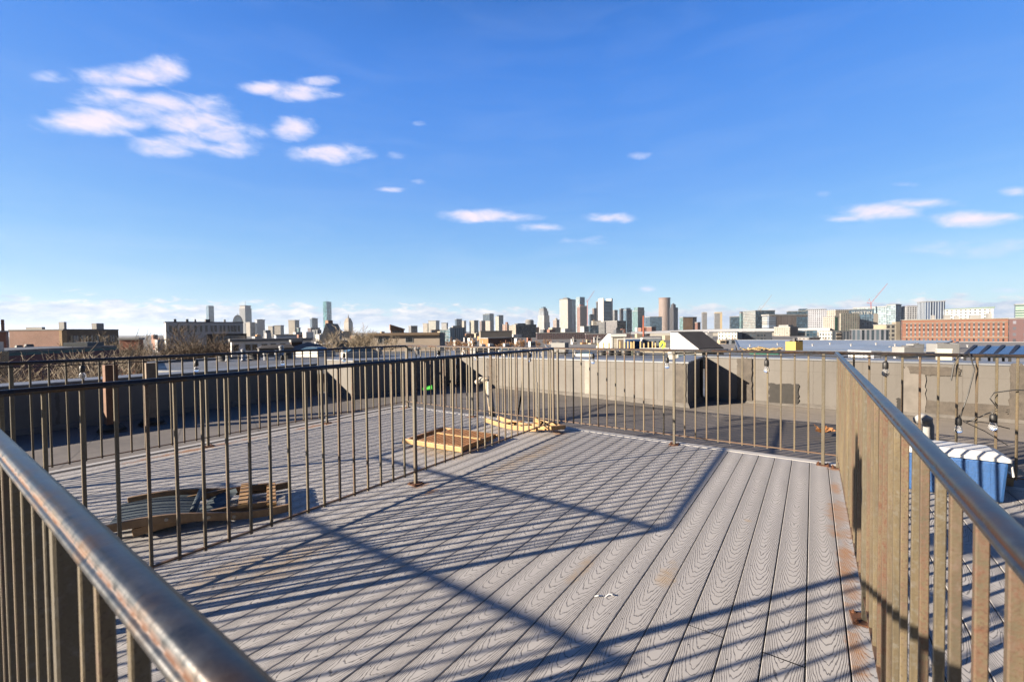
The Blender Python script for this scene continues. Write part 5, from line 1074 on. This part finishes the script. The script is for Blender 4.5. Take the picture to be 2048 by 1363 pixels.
shed('large white roof shed with a long dark sloping roof, right of centre', (1341, 1398, 1341, 1455), 665, 698, 735, 27, M_ASPH)
# second head house: sloping white side on the left, door on the right
def head_house():
    D = 52; g_ = lambda u, v, d=0: at(u, v, D+d); T = thing('roof_shed', 'white roof access shed with a slanted left side and a brown door', 'shed', tuple(g_(1220, 700)))
    w = Vector((g_(1220, 690).x, g_(1220, 690).y, 0)).normalized(); r = Vector((w.y, -w.x, 0)); zb = g_(1220, 703).z
    a, b_, c = g_(1192, 693), g_(1215, 667.5), g_(1222, 667.5); pr = [Vector((a.x, a.y, zb)), Vector((c.x, c.y, zb)), c, b_, a]; bk = [q+w*2.2+r*.4 for q in pr]
    mb = MB(); mb.face(pr); mb.face(bk[::-1])
    for i in range(5): j = (i+1) % 5; mb.face([pr[i], bk[i], bk[j], pr[j]])
    mb.build('slanted_wall', M_SIDING, T)
    p, q = g_(1222.3, 668), g_(1250, 668); mb = MB(); mb.prism([(p.x, p.y), (q.x, q.y), (q.x+w.x*2.2, q.y+w.y*2.2), (p.x+w.x*2.2, p.y+w.y*2.2)], zb, p.z-.3); mb.build('front_wall', M_SIDT, T)
    mb = MB(); o_ = w*-.3; mb.hexa([Vector((x.x, x.y, z))+s_ for z in (p.z-.296, p.z) for x, s_ in ((p, o_-r*.1), (q, o_+r*.15), (q, w*2.5+r*.15), (p, w*2.5-r*.1))]); mb.build('roof', M_WPAINT, T)
    m = p.lerp(q, .68); mb = MB(); mb.obox((m.x, m.y, (zb+p.z-.5)/2), r*.42, w*.05, (0, 0, (p.z-.5-zb)/2)); fr = mb.build('door_frame', M_WPAINT, T)
    mb = MB(); mb.obox((m.x-w.x*.03, m.y-w.y*.03, (zb+p.z-.62)/2), r*.31, w*.05, (0, 0, (p.z-.66-zb)/2)); mb.build('door', plain('brown_door', c3(.13, .10, .08), .6), fr)
    for e_ in (p+r*.08, q-r*.08): mb = MB(); mb.obox((e_.x, e_.y, (zb+p.z-.3)/2), r*.1, w*.06, (0, 0, (p.z-.31-zb)/2)); mb.build('corner_board', M_WPAINT, T)
head_house()
b = Blk('roof_annex', 'deep blue walled roof annex right of the brown door', 1250, 1251, 1281, 678, 56, plain('royal_blue_siding', c3(.018, .055, .15), .7, .1, 1), zb=-2, ratio=.4, cap=False, cat='shed'); b.block('roof', (-.02, 1.02, -.02, 1.02), b.zt, b.zt+.12, M_WPAINT)
b = Blk('roof_annex', 'pale blue roof annex with four narrow windows and a white left end', 1281, 1286, 1321, 677, 57, M_WPAINT, zb=-2, ratio=.5, right=plain('pale_blue_siding', c3(.17, .20, .24), .7, .08, 1), cap=False, cat='shed'); b.wins(2, [.14, .4, .66, .9], [b.zt-b.zb-.42], .11, .24, M_PANE, t=.3); b.block('roof', (-.02, 1.02, -.02, 1.02), b.zt, b.zt+.12, M_WPAINT)
rv = random.Random(12)
def fit(u, v, z, kind, lab, grp):
    q = onz(u, v, z); T = thing(kind, lab, kind.replace('_', ' '), tuple(q), grp); a = rv.uniform(0, 1.5); d = Vector((math.cos(a), math.sin(a), 0)); n = Vector((-d.y, d.x, 0))
    if kind == 'roof_vent':
        mb = MB(); mb.lathe(q, [(.09, 0), (.09, .22)], 10); mb.build('stem', M_GALV0, T); mb = MB(); mb.lathe(q+Vector((0, 0, .222)), [(.16, 0), (.18, .06), (.08, .14)], 12); mb.build('hood', M_GALV0, T)
    elif kind == 'skylight':
        mb = MB(); mb.obox(q+Vector((0, 0, .12)), d*.7, n*.5, (0, 0, .12)); mb.build('curb', M_WPAINT, T); mb = MB(); mb.hexa([q+d*x*.62+n*y*.42+Vector((0, 0, .243)) for x, y in ((-1, -1), (1, -1), (1, 1), (-1, 1))]+[q+d*x*.3+n*y*.2+Vector((0, 0, .42)) for x, y in ((-1, -1), (1, -1), (1, 1), (-1, 1))]); mb.build('dome', M_PANEB, T)
    else:
        h = rv.uniform(.6, 1.0); mb = MB(); mb.obox(q+Vector((0, 0, h/2+.1)), d*.75, n*.5, (0, 0, h/2)); mb.build('casing', M_RGREY, T, bevel=.03); mb = MB(); mb.lathe(q+Vector((0, 0, h+.102)), [(.36, 0), (.36, .06), (.3, .08)], 14); mb.build('fan', M_RDARK, T); mb = MB(); mb.obox(q+Vector((0, 0, .05)), d*.8, n*.1, (0, 0, .05)); mb.build('rail', M_RDARK, T)
M_GALV0 = plain('dull_galvanised', c3(.3, .3, .31), .5, .2, 4)
for u, v in ((1500, 693), (1555, 690), (1625, 692), (1660, 689), (1702, 692), (1752, 689.5), (1790, 692), (1835, 690)): fit(u, v, -1.5, 'roof_vent', 'small grey hooded vent on the broad pale blue roof', 'vents on the pale blue roof')
for u, v in ((1780, 697), (1880, 698), (1935, 694), (1990, 697), (2035, 695)): fit(u, v, -1.7, 'roof_vent', 'small grey hooded vent on the dusty grey warehouse roof', 'vents on the dusty grey roof')
for u, v in ((1830, 699), (1905, 696.5)): fit(u, v, -1.7, 'condenser', 'grey condenser box on the dusty grey warehouse roof', 'condensers on the dusty grey roof')
for u, v in ((930, 706), (985, 708), (1040, 705), (1085, 712), (1150, 709)): fit(u, v, -1.0, 'roof_vent', 'small grey hooded vent on the roof behind the pale parapet', 'vents behind the pale parapet')
for u, v in ((958, 709), (1120, 706)): fit(u, v, -1.0, 'condenser', 'grey condenser box on the roof behind the pale parapet', 'condensers behind the pale parapet')
for u, v in ((1010, 704), (1170, 712)): fit(u, v, -1.0, 'skylight', 'domed skylight on the roof behind the pale parapet', 'skylights behind the pale parapet')
for u, v in ((1790, 716), (1840, 718), (1925, 716)): fit(u, v, -.95, 'roof_vent', 'small grey hooded vent on the silver white roof', 'vents on the silver roof')
for u, v in ((1815, 713), (1885, 712)): fit(u, v, -.95, 'condenser', 'grey condenser box on the silver white roof', 'condensers on the silver roof')
for u, v in ((690, 711), (760, 709), (835, 708)): fit(u, v, .25, 'roof_vent', 'small grey hooded vent on the left neighbour roof', 'vents on the left neighbour roof')
for u, v in ((630, 712), (720, 714)): fit(u, v, .25, 'skylight', 'domed skylight on the left neighbour roof', 'skylights on the left neighbour roof')
# bare timber uprights of a deck being built, barrels, grills and tarps around the sheds
M_POSTW = plain('new_lumber', c3(.36, .255, .11), .7, .15, 4)
for i, (u, vt, vb) in enumerate(((1196, 686, 699), (1207, 685, 699), (1218, 685, 699), (1240, 682, 697), (1249.5, 684, 698), (1256, 682, 698), (1262, 683, 698), (1264, 684, 698), (1268, 682, 698), (1281, 682, 698), (1288, 686, 697), (1297, 684, 697), (1305, 683, 697), (1311, 685, 697), (1320, 686, 697), (1331, 684, 697))):
    p, q = at(u, vt, 46), at(u, vb+10, 46); mb = MB(); mb.box(p.x-.06, p.x+.06, p.y-.06, p.y+.06, q.z, p.z)
    tag(mb.build('timber_upright', M_POSTW, loc=(p.x, p.y, q.z)), 'pale bare timber upright standing in front of the roof sheds', 'post', 'bare timber uprights before the roof sheds')
p, q = at(1280, 698, 45), at(1342, 697.5, 45); mb = MB(); mb.obox((p+q)/2, (q-p)/2, (0, .2, 0), (0, 0, .12)); p2 = p-Vector((0, 0, .13)); q2 = q-Vector((0, 0, .13))
T = thing('deck_platform', 'pale raised deck platform in front of the pale blue annex', 'platform', tuple(p)); mb.build('white_edge', M_WPAINT, T); mb = MB(); mb.obox((p+q)/2-Vector((0, 0, .62)), (q-p)/2*.98, (0, .1, 0), (0, 0, .48)); mb.build('skirt', plain('cream_skirt', c3(.35, .30, .22), .8, .1, 2), T)
def drum(u, v, r, h, m, lab, cat='barrel', D=40):
    q = at(u, v, D); T = thing(cat, lab, cat, tuple(q)); mb = MB(); mb.lathe(q, [(r*.92, 0), (r, h*.12), (r*.97, h*.5), (r, h*.88), (r*.9, h)], 14); mb.build('body', m, T, smooth=True); mb = MB(); mb.lathe(q+Vector((0, 0, h+.004)), [(r*.95, 0), (r*.9, .05), (r*.2, .09)], 14); mb.build('lid', m, T)
drum(1205, 713.5, .42, .48, M_BLACK, 'black lidded tub, leftmost below the slanted shed'); drum(1220, 713, .36, .6, M_BLACK, 'tall black barrel below the brown door'); drum(1235, 713.5, .4, .44, M_BLACK, 'black barrel, third from left below the blue annex'); drum(1252, 713, .5, .62, M_BLACK, 'round black covered grill below the blue annex', 'grill'); drum(1279, 712.5, .35, .34, M_BLACK, 'small black tub beside the white deck platform')
q = at(1263, 713, 40); mb = MB(); mb.lathe(q, [(.26, 0), (.28, .6), (.24, .66)], 12); tag(mb.build('planter', plain('sage_plastic', c3(.22, .24, .18), .6), loc=tuple(q)), 'sage grey planter between the black barrels', 'planter')
q = at(1206, 715.5, 38); mb = MB(); mb.sweep([q, q+Vector((.25, .1, .1)), q+Vector((.38, .15, .5))], .07, .07); tag(mb.build('orange_tool', plain('orange_paint', c3(.6, .09, .02), .6), loc=tuple(q)), 'bent orange tool leaning on the leftmost black tub', 'tool')
# bright hi-vis bundle hanging by the shed
mb = MB(); q = at(1325, 696, 44); rr = random.Random(4)
for k_ in range(16): a = rr.uniform(0, 6.3); mb.obox(q+Vector((.19*math.cos(a), .05*rr.uniform(-1, 1), .33+.27*math.sin(a))), (rr.uniform(.05, .09), 0, .03), (0, .05, 0), (-.03, 0, rr.uniform(.07, .12)))
tag(mb.build('hose_coil', plain('hi_vis_green', c3(.42, .62, .01), .6, .3, 8), loc=tuple(q)), 'neon yellow green coil hanging left of the large white shed', 'coil')
def skip(label, us, v0, v1, D, junk):
    a, b_ = at(us[0], v1, D), at(us[1], v1, D); zt = at(us[0], v0, D).z; T = thing('green_tub', label, 'debris tub', tuple(a)); d = (b_-a); w = Vector((-d.y, d.x, 0)).normalized()*1.5; i_ = d.normalized()*.15
    mb = MB(); z = Vector((0, 0, zt-a.z)); mb.hexa([a+i_, b_-i_, b_-i_+w, a+i_+w, a+z, b_+z, b_+w+z, a+w+z]); mb.build('tub', plain('green_tarp', c3(.012, .15, .095), .5, .3, 3, bump=.5), T, bevel=.08)
    rr = random.Random(int(us[0])); mb = MB()
    for k_ in range(junk):
        c = a.lerp(b_, rr.uniform(.05, .95))+w*rr.uniform(.1, .9)+z+Vector((0, 0, rr.uniform(0, .22))); an = rr.uniform(0, 3.1); t_ = Vector((math.cos(an), math.sin(an), rr.uniform(-.3, .3)))*rr.uniform(.25, .6); s_ = t_.cross(Vector((0, 0, 1))).normalized()*.07; mb.obox(c, t_, s_, (0, 0, .03))
    if junk: mb.build('scrap_wood', M_POSTW, T)
skip('green tarp tub of scrap wood, the longer front one left of the yellow box', (1496, 1562), 701, 709, 44, 46)
skip('dark green tarp tub behind and left of the longer one', (1456, 1500), 702, 708, 47, 8)
b = Blk('yellow_hut', 'yellow box shaped roof hut with a dark cap on top', 1571, 1591.5, 1606, 683, 52, plain('yellow_board', c3(.42, .29, .075), .7, .08, 1), zb=-1.6, cat='hut', cap=False, ratio=1.3); b.block('cap', (.0, .9, .45, .98), b.zt, b.zt+.13, M_BLACK); b.block('chimney', (.1, .3, .0, .25), b.zt, b.zt+.36, M_RDARK)
b = Blk('roof_unit', 'small white ribbed roof unit behind the right railing', 1697, 1742, 1762, 704.5, 24, fg('ribbed_white', c3(.46, .45, .43), c3(.2, .2, .2), .16, .5, .4, .7, .6), zb=-1.2, cat='roof unit', cap=False, ratio=2, right=fg('ribbed_white2', c3(.36, .37, .4), c3(.2, .21, .23), .14, 4, .3, 1.2, .6)); b.block('top', (-.02, 1.02, -.02, 1.02), b.zt, b.zt+.06, M_WPAINT)
b = Blk('roof_unit', 'low tan walled roof ledge behind the far railing left of the right railing', 1648, 1650, 1676, 716.5, 26, M_STONE, zb=-1.2, cat='ledge', ratio=.5, cap=False); b.block('top', (-.02, 1.02, -.02, 1.02), b.zt, b.zt+.05, plain('litter_top', c3(.22, .2, .17), .8, .6, 6))
b = Blk('roof_unit', 'cream box shaped roof unit above the railing left of the solar panels', 1872, 1874, 1905, 699, 40, plain('cream_unit', c3(.46, .43, .36), .6, .05, 1), zb=-1.8, cat='roof unit', cap=False, ratio=.4); b.block('top', (-.03, 1.03, -.03, 1.03), b.zt, b.zt+.06, M_WPAINT)
# solar rack
def solar():
    T = thing('solar_array', 'row of tilted blue solar panels on a dark rack at the right edge', 'solar array', tuple(at(1990, 715, 22)))
    A, B = at(1930, 709, 22), at(2120, 711, 22); d = (B-A)/6; w = Vector((-d.y, d.x, 0)).normalized(); up = w*1.7+Vector((0, 0, .24))
    pm = plain('solar_cell', c3(.04, .065, .12), .25, .15, .6, spec=.6)
    for i in range(6):
        a = A+d*i; s_ = d*.92+Vector((0, 0, 0)); sk = Vector((d.x, d.y, 0))*.55; c = a+s_/2+up/2+sk/2; nrm = s_.cross(up).normalized(); mb = MB(); mb.obox(c, s_/2, (up+sk)/2, nrm*.02); mb.build('panel', pm, T)
        for q in (a, a+up+sk): mb = MB(); mb.sweep([Vector((q.x, q.y, -1.1)), q], .06, .06, (1, 0, 0)); mb.build('rack_leg', M_BLACK, T)
        mb = MB(); mb.sweep([a+Vector((0, 0, -.03)), a+up+sk+Vector((0, 0, .02))], .1, .09); mb.build('rack_rail', M_BLACK, T)
        mb = MB(); q = a+s_*.5+w*.3; mb.box(q.x-.25, q.x+.25, q.y-.3, q.y+.3, -1.05, -.62); mb.build('ballast_block', M_RGREY, T)
solar()
# ------------------------------------------------------------------ left: close maroon house and chimney clutter
b = Blk('house', 'maroon clapboard house with white framed windows behind the bare twigs', -300, -58, 232, 716, 26, plain('maroon_clapboard', c3(.085, .024, .024), .75, .2, 2), cap=False, alpha=40, right=fg('maroon_boards', c3(.10, .030, .030), c3(.06, .018, .018), 400, .16, 1.2, .12, .7))
z0 = b.zt-b.zb; b.block('cornice', (-.01, 1.01, -.01, 1.01), b.zt, b.zt+.12, plain('copper_gutter', c3(.055, .11, .10), .7)); b.block('roof', (.0, 1, .0, 1), b.zt+.13, b.zt+.24, M_MEMB)
b.wins(2, [.335, .46, .585, .71, .835, .93], [z0-1.25], .52, 1.25, M_PANEB, frame=M_WPAINT); b.block('dormer_roof', (.1, .4, .8, .95), b.zt+.25, b.zt+.45, plain('verdigris_slate', c3(.035, .05, .065), .6, .3, 2))
for (u0_, u1_, vt_, D_, lab) in ((28, 45, 692, 34, 'grey air conditioner on the roof of the maroon house, left one'), (47, 67, 690, 34, 'grey air conditioner on the roof of the maroon house, right one')):
    c = Blk('air_conditioner', lab, u0_, u0_+5, u1_, vt_, D_, M_RGREY, zb=.2, cat='air conditioner', cap=False); c.block('top', (.05, .95, .05, .95), c.zt, c.zt+.05, M_RDARK); c.wins(2, [.5], [(c.zt-c.zb)*.5], .4, .35, M_RDARK, 'fan_grille', t=.06)
b = Blk('house', 'white sided house corner at the far left edge', -120, -28, 6, 684, 21, M_WPAINT, alpha=40, cap=False); b.wins(2, [.9], [b.zt-b.zb-.7], .3, .8, M_PANE)
def pot(u, vt, vb, D, r, m, lab, name='chimney_pot'):
    p, q = at(u, vt, D), at(u, vb, D); T = thing(name, lab, 'chimney pot', tuple(q)); h = p.z-q.z; mb = MB(); mb.lathe(q, [(r*1.5, 0), (r*1.2, h*.06), (r, h*.08), (r, h*.8)], 12); mb.build('shaft', m, T, smooth=True); mb = MB(); mb.lathe(q+Vector((0, 0, h*.8+.003)), [(r*1.25, 0), (r*1.25, h*.12), (r*.5, h*.19)], 12); mb.build('cap', m, T)
M_GALV = plain('galvanised', c3(.34, .35, .37), .4, .2, 6, metal=.4)
g1, g2, g3 = 'dark vent drums on the left neighbour roof', 'white vent pipes beyond the left neighbour roof', 'silver vent stacks on the left neighbour roof'
for u, vt, vb, r in ((446, 707, 722, .2), (508, 705, 722, .22), (575, 702, 719, .25)): pot(u, vt, vb, 20, r, M_RDARK, 'squat dark vent drum on the left neighbour roof', 'vent_drum'); bpy.context.scene.objects
for o in list(COL.objects):
    if o.name.startswith('vent_drum'): o['group'] = g1
for u, vt, vb, r in ((487, 697, 721, .07), (553, 700, 720, .07), (532, 705, 721, .09), (455, 707, 721, .06), (563, 690, 716, .08), (588, 700, 719, .07)): pot(u, vt, vb, 19.5, r, M_GALV, 'shiny silver vent stack on the left neighbour roof', 'vent_stack')
for u, vt, vb in ((632, 686, 699), (637, 686, 699), (649, 686, 699), (653.5, 686, 699), (658, 686, 699), (663, 686, 699), (603, 683, 697), (617, 685, 697), (811, 702, 712), (871, 702, 714), (899, 700, 714)): pot(u, vt, vb, 60 if u < 700 else 24, .1 if u > 700 else .2, M_WHITE, 'white vent pipe standing beyond the left neighbour roof', 'white_pipe')
for o in list(COL.objects):
    if o.name.startswith('vent_stack'): o['group'] = g3
    if o.name.startswith('white_pipe'): o['group'] = g2
b = Blk('roof_dormer', 'dark slate dormer block behind the silver vent stacks', 514, 518, 585, 697, 34, plain('dormer_side', c3(.12, .115, .11), .8), zb=-2, ratio=.4, cap=False, cat='dormer')
q = b.rect(-.1, b.L1+.1, -.1, b.L2+.1); zr = at(540, 689, 36).z; mb = MB(); r0 = Vector(b.p(b.L1*.6, .3)+(zr,)); r1 = Vector(b.p(b.L1*.6, b.L2*.97)+(zr+.05,)); qq = [Vector(x+(b.zt+.01,)) for x in q]
mb.face([qq[0], qq[1], r1, r0]); mb.face([qq[3], r0, r1, qq[2]]); mb.face([qq[0], r0, qq[3]]); mb.face([qq[1], qq[2], r1]); mb.build('hipped_roof', plain('slate_dark', c3(.06, .055, .055), .85, .2, 3), b.T)
b = Blk('chimney_block', 'stubby brick chimney block right of the slate dormer', 579, 583, 604, 684, 40, plain('sooty_brick', c3(.06, .04, .033), .9, .3, 3), zb=-2, ratio=.7, cap=False, cat='chimney'); b.block('cap', (-.1, 1.1, -.05, 1.05), b.zt, b.zt+.2, M_RGREY)
mb = MB(); a, c = at(597, 691, 38), at(628, 697, 38); mb.obox((a+c)/2, (c-a)/2, Vector((-.25, .9, .2)), (.0, .0, .06)); tag(mb.build('tilted_skylight', M_MEMB, loc=tuple(a)), 'tilted grey skylight lid right of the brick chimney block', 'skylight')
# pale cap roof just beyond the left parapet
mb = MB(); p = at(262, 757, 12.6); mb.box(p.x-.7, p.x+.5, p.y-.2, p.y+1.2, p.z-.4, p.z); tag(mb.build('roof_curb', M_WPAINT, loc=(p.x, p.y, p.z-.4)), 'white roof curb beyond the dark left parapet between the rusty posts', 'roof curb')
# ------------------------------------------------------------------ bare winter trees
def tree(label, u, vtop, D, height, spread, seed, r0, twig, mat, levels=5, lean=(0, 0), zbase=None, fan=.55, group=None, n0=5):
    q = at(u, vtop, D); base = Vector((q.x, q.y, zbase)); height = q.z-zbase; T = thing('bare_tree', label, 'tree', tuple(base), group); rr = random.Random(seed)
    tk, br = MB(), MB()
    def grow(p, d, L, r, lv):
        n = 3 if lv < levels else 2; path, rad = [p], [r]; dd = d.copy()
        for i in range(n):
            dd = (dd+Vector((rr.uniform(-1, 1), rr.uniform(-1, 1), rr.uniform(-.4, .7)))*.16).normalized(); path.append(path[-1]+dd*L/n); rad.append(r*(1-.45*(i+1)/n))
        (tk if lv == 0 else br).tube(path, [max(x, twig) for x in rad], 7 if lv == 0 else (5 if lv < 3 else 3), cap=False)
        if lv >= levels: return
        kids = n0 if lv == 0 else rr.choice((3, 3, 4))
        for i in range(kids):
            t = rr.uniform(.45, 1) if i else 1.0; j = min(int(t*n), n-1); s = path[j].lerp(path[j+1], t*n-j); az = rr.uniform(0, 6.283)
            side = Vector((math.cos(az), math.sin(az), 0)); nd = (dd*rr.uniform(.5, .9)+side*rr.uniform(fan*.5, fan*1.25)*spread+Vector((0, 0, .16))).normalized()
            grow(s, nd, L*rr.uniform(.58, .8), max(r*.55*rr.uniform(.7, 1.1), twig), lv+1)
    hh = height
    for it in range(3):
        rr.seed(seed); tk.__init__(); br.__init__(); grow(base, Vector((lean[0], lean[1], 1)).normalized(), hh*.30, r0, 0)
        hh *= height/max(v[2]-base.z for v in br.v)
    tk.build('trunk', mat, T); br.build('branches', mat, T)
M_BARK = plain('grey_tan_bark', c3(.20, .155, .105), .9, .3, 4); M_BARKD = plain('brown_bark', c3(.135, .098, .066), .9, .3, 2); M_BARKP = plain('pale_bark', c3(.30, .245, .175), .9, .25, 4)
tree('pale bare tree with tangled twigs in front of the maroon house', 50, 694, 19, 5.6, 1.25, 3, .07, .006, M_BARKP, 5, (.1, 0), -4.3)
tree('pale bare tree with upright twigs right of the maroon house windows', 118, 686, 18.5, 5.8, 1.15, 8, .07, .006, M_BARKP, 5, (.25, .1), -4.4)
tree('pale bare tree at the left edge before the maroon house', -5, 702, 19.5, 5.6, 1.2, 18, .07, .006, M_BARKP, 5, (-.1, 0), -4.6)
tree('pale bare tree at the far end of the maroon house', 165, 700, 22, 5.2, 1.1, 28, .07, .0065, M_BARKP, 5, (.0, 0), -4.6)
tree('grey bare tree in front of the arched windows of the warehouse', 215, 656, 62, 11.5, 1.1, 11, .24, .013, M_BARK, 6, (0, 0), -9.0)
tree('second grey bare tree at the right end of the warehouse', 185, 668, 70, 10.5, 1.25, 31, .22, .017, M_BARK, 5, (0, 0), -8.5)
tree('thin bare tree before the low red brick building', 256, 656, 48, 9.6, .8, 14, .15, .013, M_BARK, 5, (.05, 0), -7.2)
tree('large dark bare tree with a wide crown before the white apartment building', 386, 641, 66, 13.2, 1.15, 5, .33, .015, M_BARKD, 6, (0, 0), -10.0, n0=9)
tree('spreading bare tree in front of the beige house', 722, 641, 52, 10.6, 1.2, 9, .26, .012, M_BARKP, 6, (0, 0), -8.0, n0=7)
tree('smaller bare tree beside the left corner of the beige house', 766, 652, 66, 9.6, 1.2, 19, .22, .017, M_BARK, 5, (0, 0), -8.0)
for i, (u, D, h) in enumerate(((432, 105, 11.5), (455, 120, 12.5), (478, 135, 13), (505, 140, 13.5), (418, 92, 10), (445, 90, 9.5), (352, 90, 10.5), (312, 95, 11), (290, 120, 12))):
    tree('dense brown bare tree in the thicket left of the long low white building', u, 680+(i*7%9), D, h*.95, 1.15, 40+i, .2, .03, plain('thicket_brown', c3(.21, .135, .085), .9, .3, .5), 4, (0, 0), -11.5, group='brown thicket trees on the left', n0=8)
for i, (u, D) in enumerate(((902, 190), (925, 210), (940, 180), (1010, 200), (1040, 220), (1075, 300), (1092, 320), (1110, 310))):
    tree('small orange brown bare tree among the houses behind the far railing', u, 673+(i*5%9), D, 11, 1.1, 70+i, .2, .05, plain('thicket_orange', c3(.24, .13, .06), .9, .3, .5), 4, (0, 0), -13, group='orange brown trees behind the far railing', n0=7)
# parked cars below the brick block
CARM = [plain('car_'+n, c, .35, .05, .5) for n, c in (('white', c3(.55, .55, .55)), ('dark', c3(.03, .032, .04)), ('silver', c3(.3, .31, .33)), ('red', c3(.3, .03, .025)), ('blue', c3(.04, .08, .2)))]
def car_meshes(m):
    out = []; mb = MB(); mb.prism([(-2.2, -.85), (2.2, -.85), (2.2, .85), (-2.2, .85)], .35, .95); out.append(('body', mb.mesh('body', m)))
    mb = MB(); mb.hexa([(-1.5, -.8, .95), (1.1, -.8, .95), (1.1, .8, .95), (-1.5, .8, .95), (-1.0, -.68, 1.5), (.5, -.68, 1.5), (.5, .68, 1.5), (-1.0, .68, 1.5)]); out.append(('cabin', mb.mesh('cabin', M_PANE)))
    for x in (-1.35, 1.35):
        for y in (-.8, .8): mb = MB(); mb.tube([(x, y-.1, .34), (x, y+.1, .34)], .34, 10); out.append(('wheel', mb.mesh('wheel', M_BLACK)))
    return out
CARS = [car_meshes(m) for m in CARM]; CN = ['white', 'dark', 'silver', 'red', 'blue']; rc = random.Random(5)
for i in range(64):
    k_ = rc.choices(range(5), (4, 5, 4, 1, 2))[0]; u = 1690+(2046-1690)*(i+.5)/64+rc.uniform(-2, 2); D = rc.uniform(330, 375); q = at(u, 680, D)
    T = thing('parked_car', f'{CN[k_]} car in the distant parking line below the long brick block', 'car', (q.x, q.y, -12.98), f'{CN[k_]} cars parked below the brick block'); T.rotation_euler = (0, 0, rc.choice((.6, .6, 2.2))+rc.uniform(-.1, .1))
    for nm, me in CARS[k_]:
        o = bpy.data.objects.new(nm, me); COL.objects.link(o); o.parent = T
for o in COL.objects:
    if '_org' in o.keys(): del o['_org']

# thin winter haze over the city
mb = MB(); mb.box(-30100, 30100, -30100, 30100, -14, 330)
hm = bpy.data.materials.new('haze'); hm.use_nodes = True; hn = hm.node_tree; hn.nodes.clear()
ho_ = hn.nodes.new('ShaderNodeOutputMaterial'); pv = hn.nodes.new('ShaderNodeVolumePrincipled'); pv.inputs['Density'].default_value = 3.2e-5; pv.inputs['Color'].default_value = (.72, .83, 1, 1); pv.inputs['Anisotropy'].default_value = .2
hn.links.new(pv.outputs[0], ho_.inputs['Volume'])
o = mb.build('haze', hm); o['kind'] = 'stuff'; del o['_org']
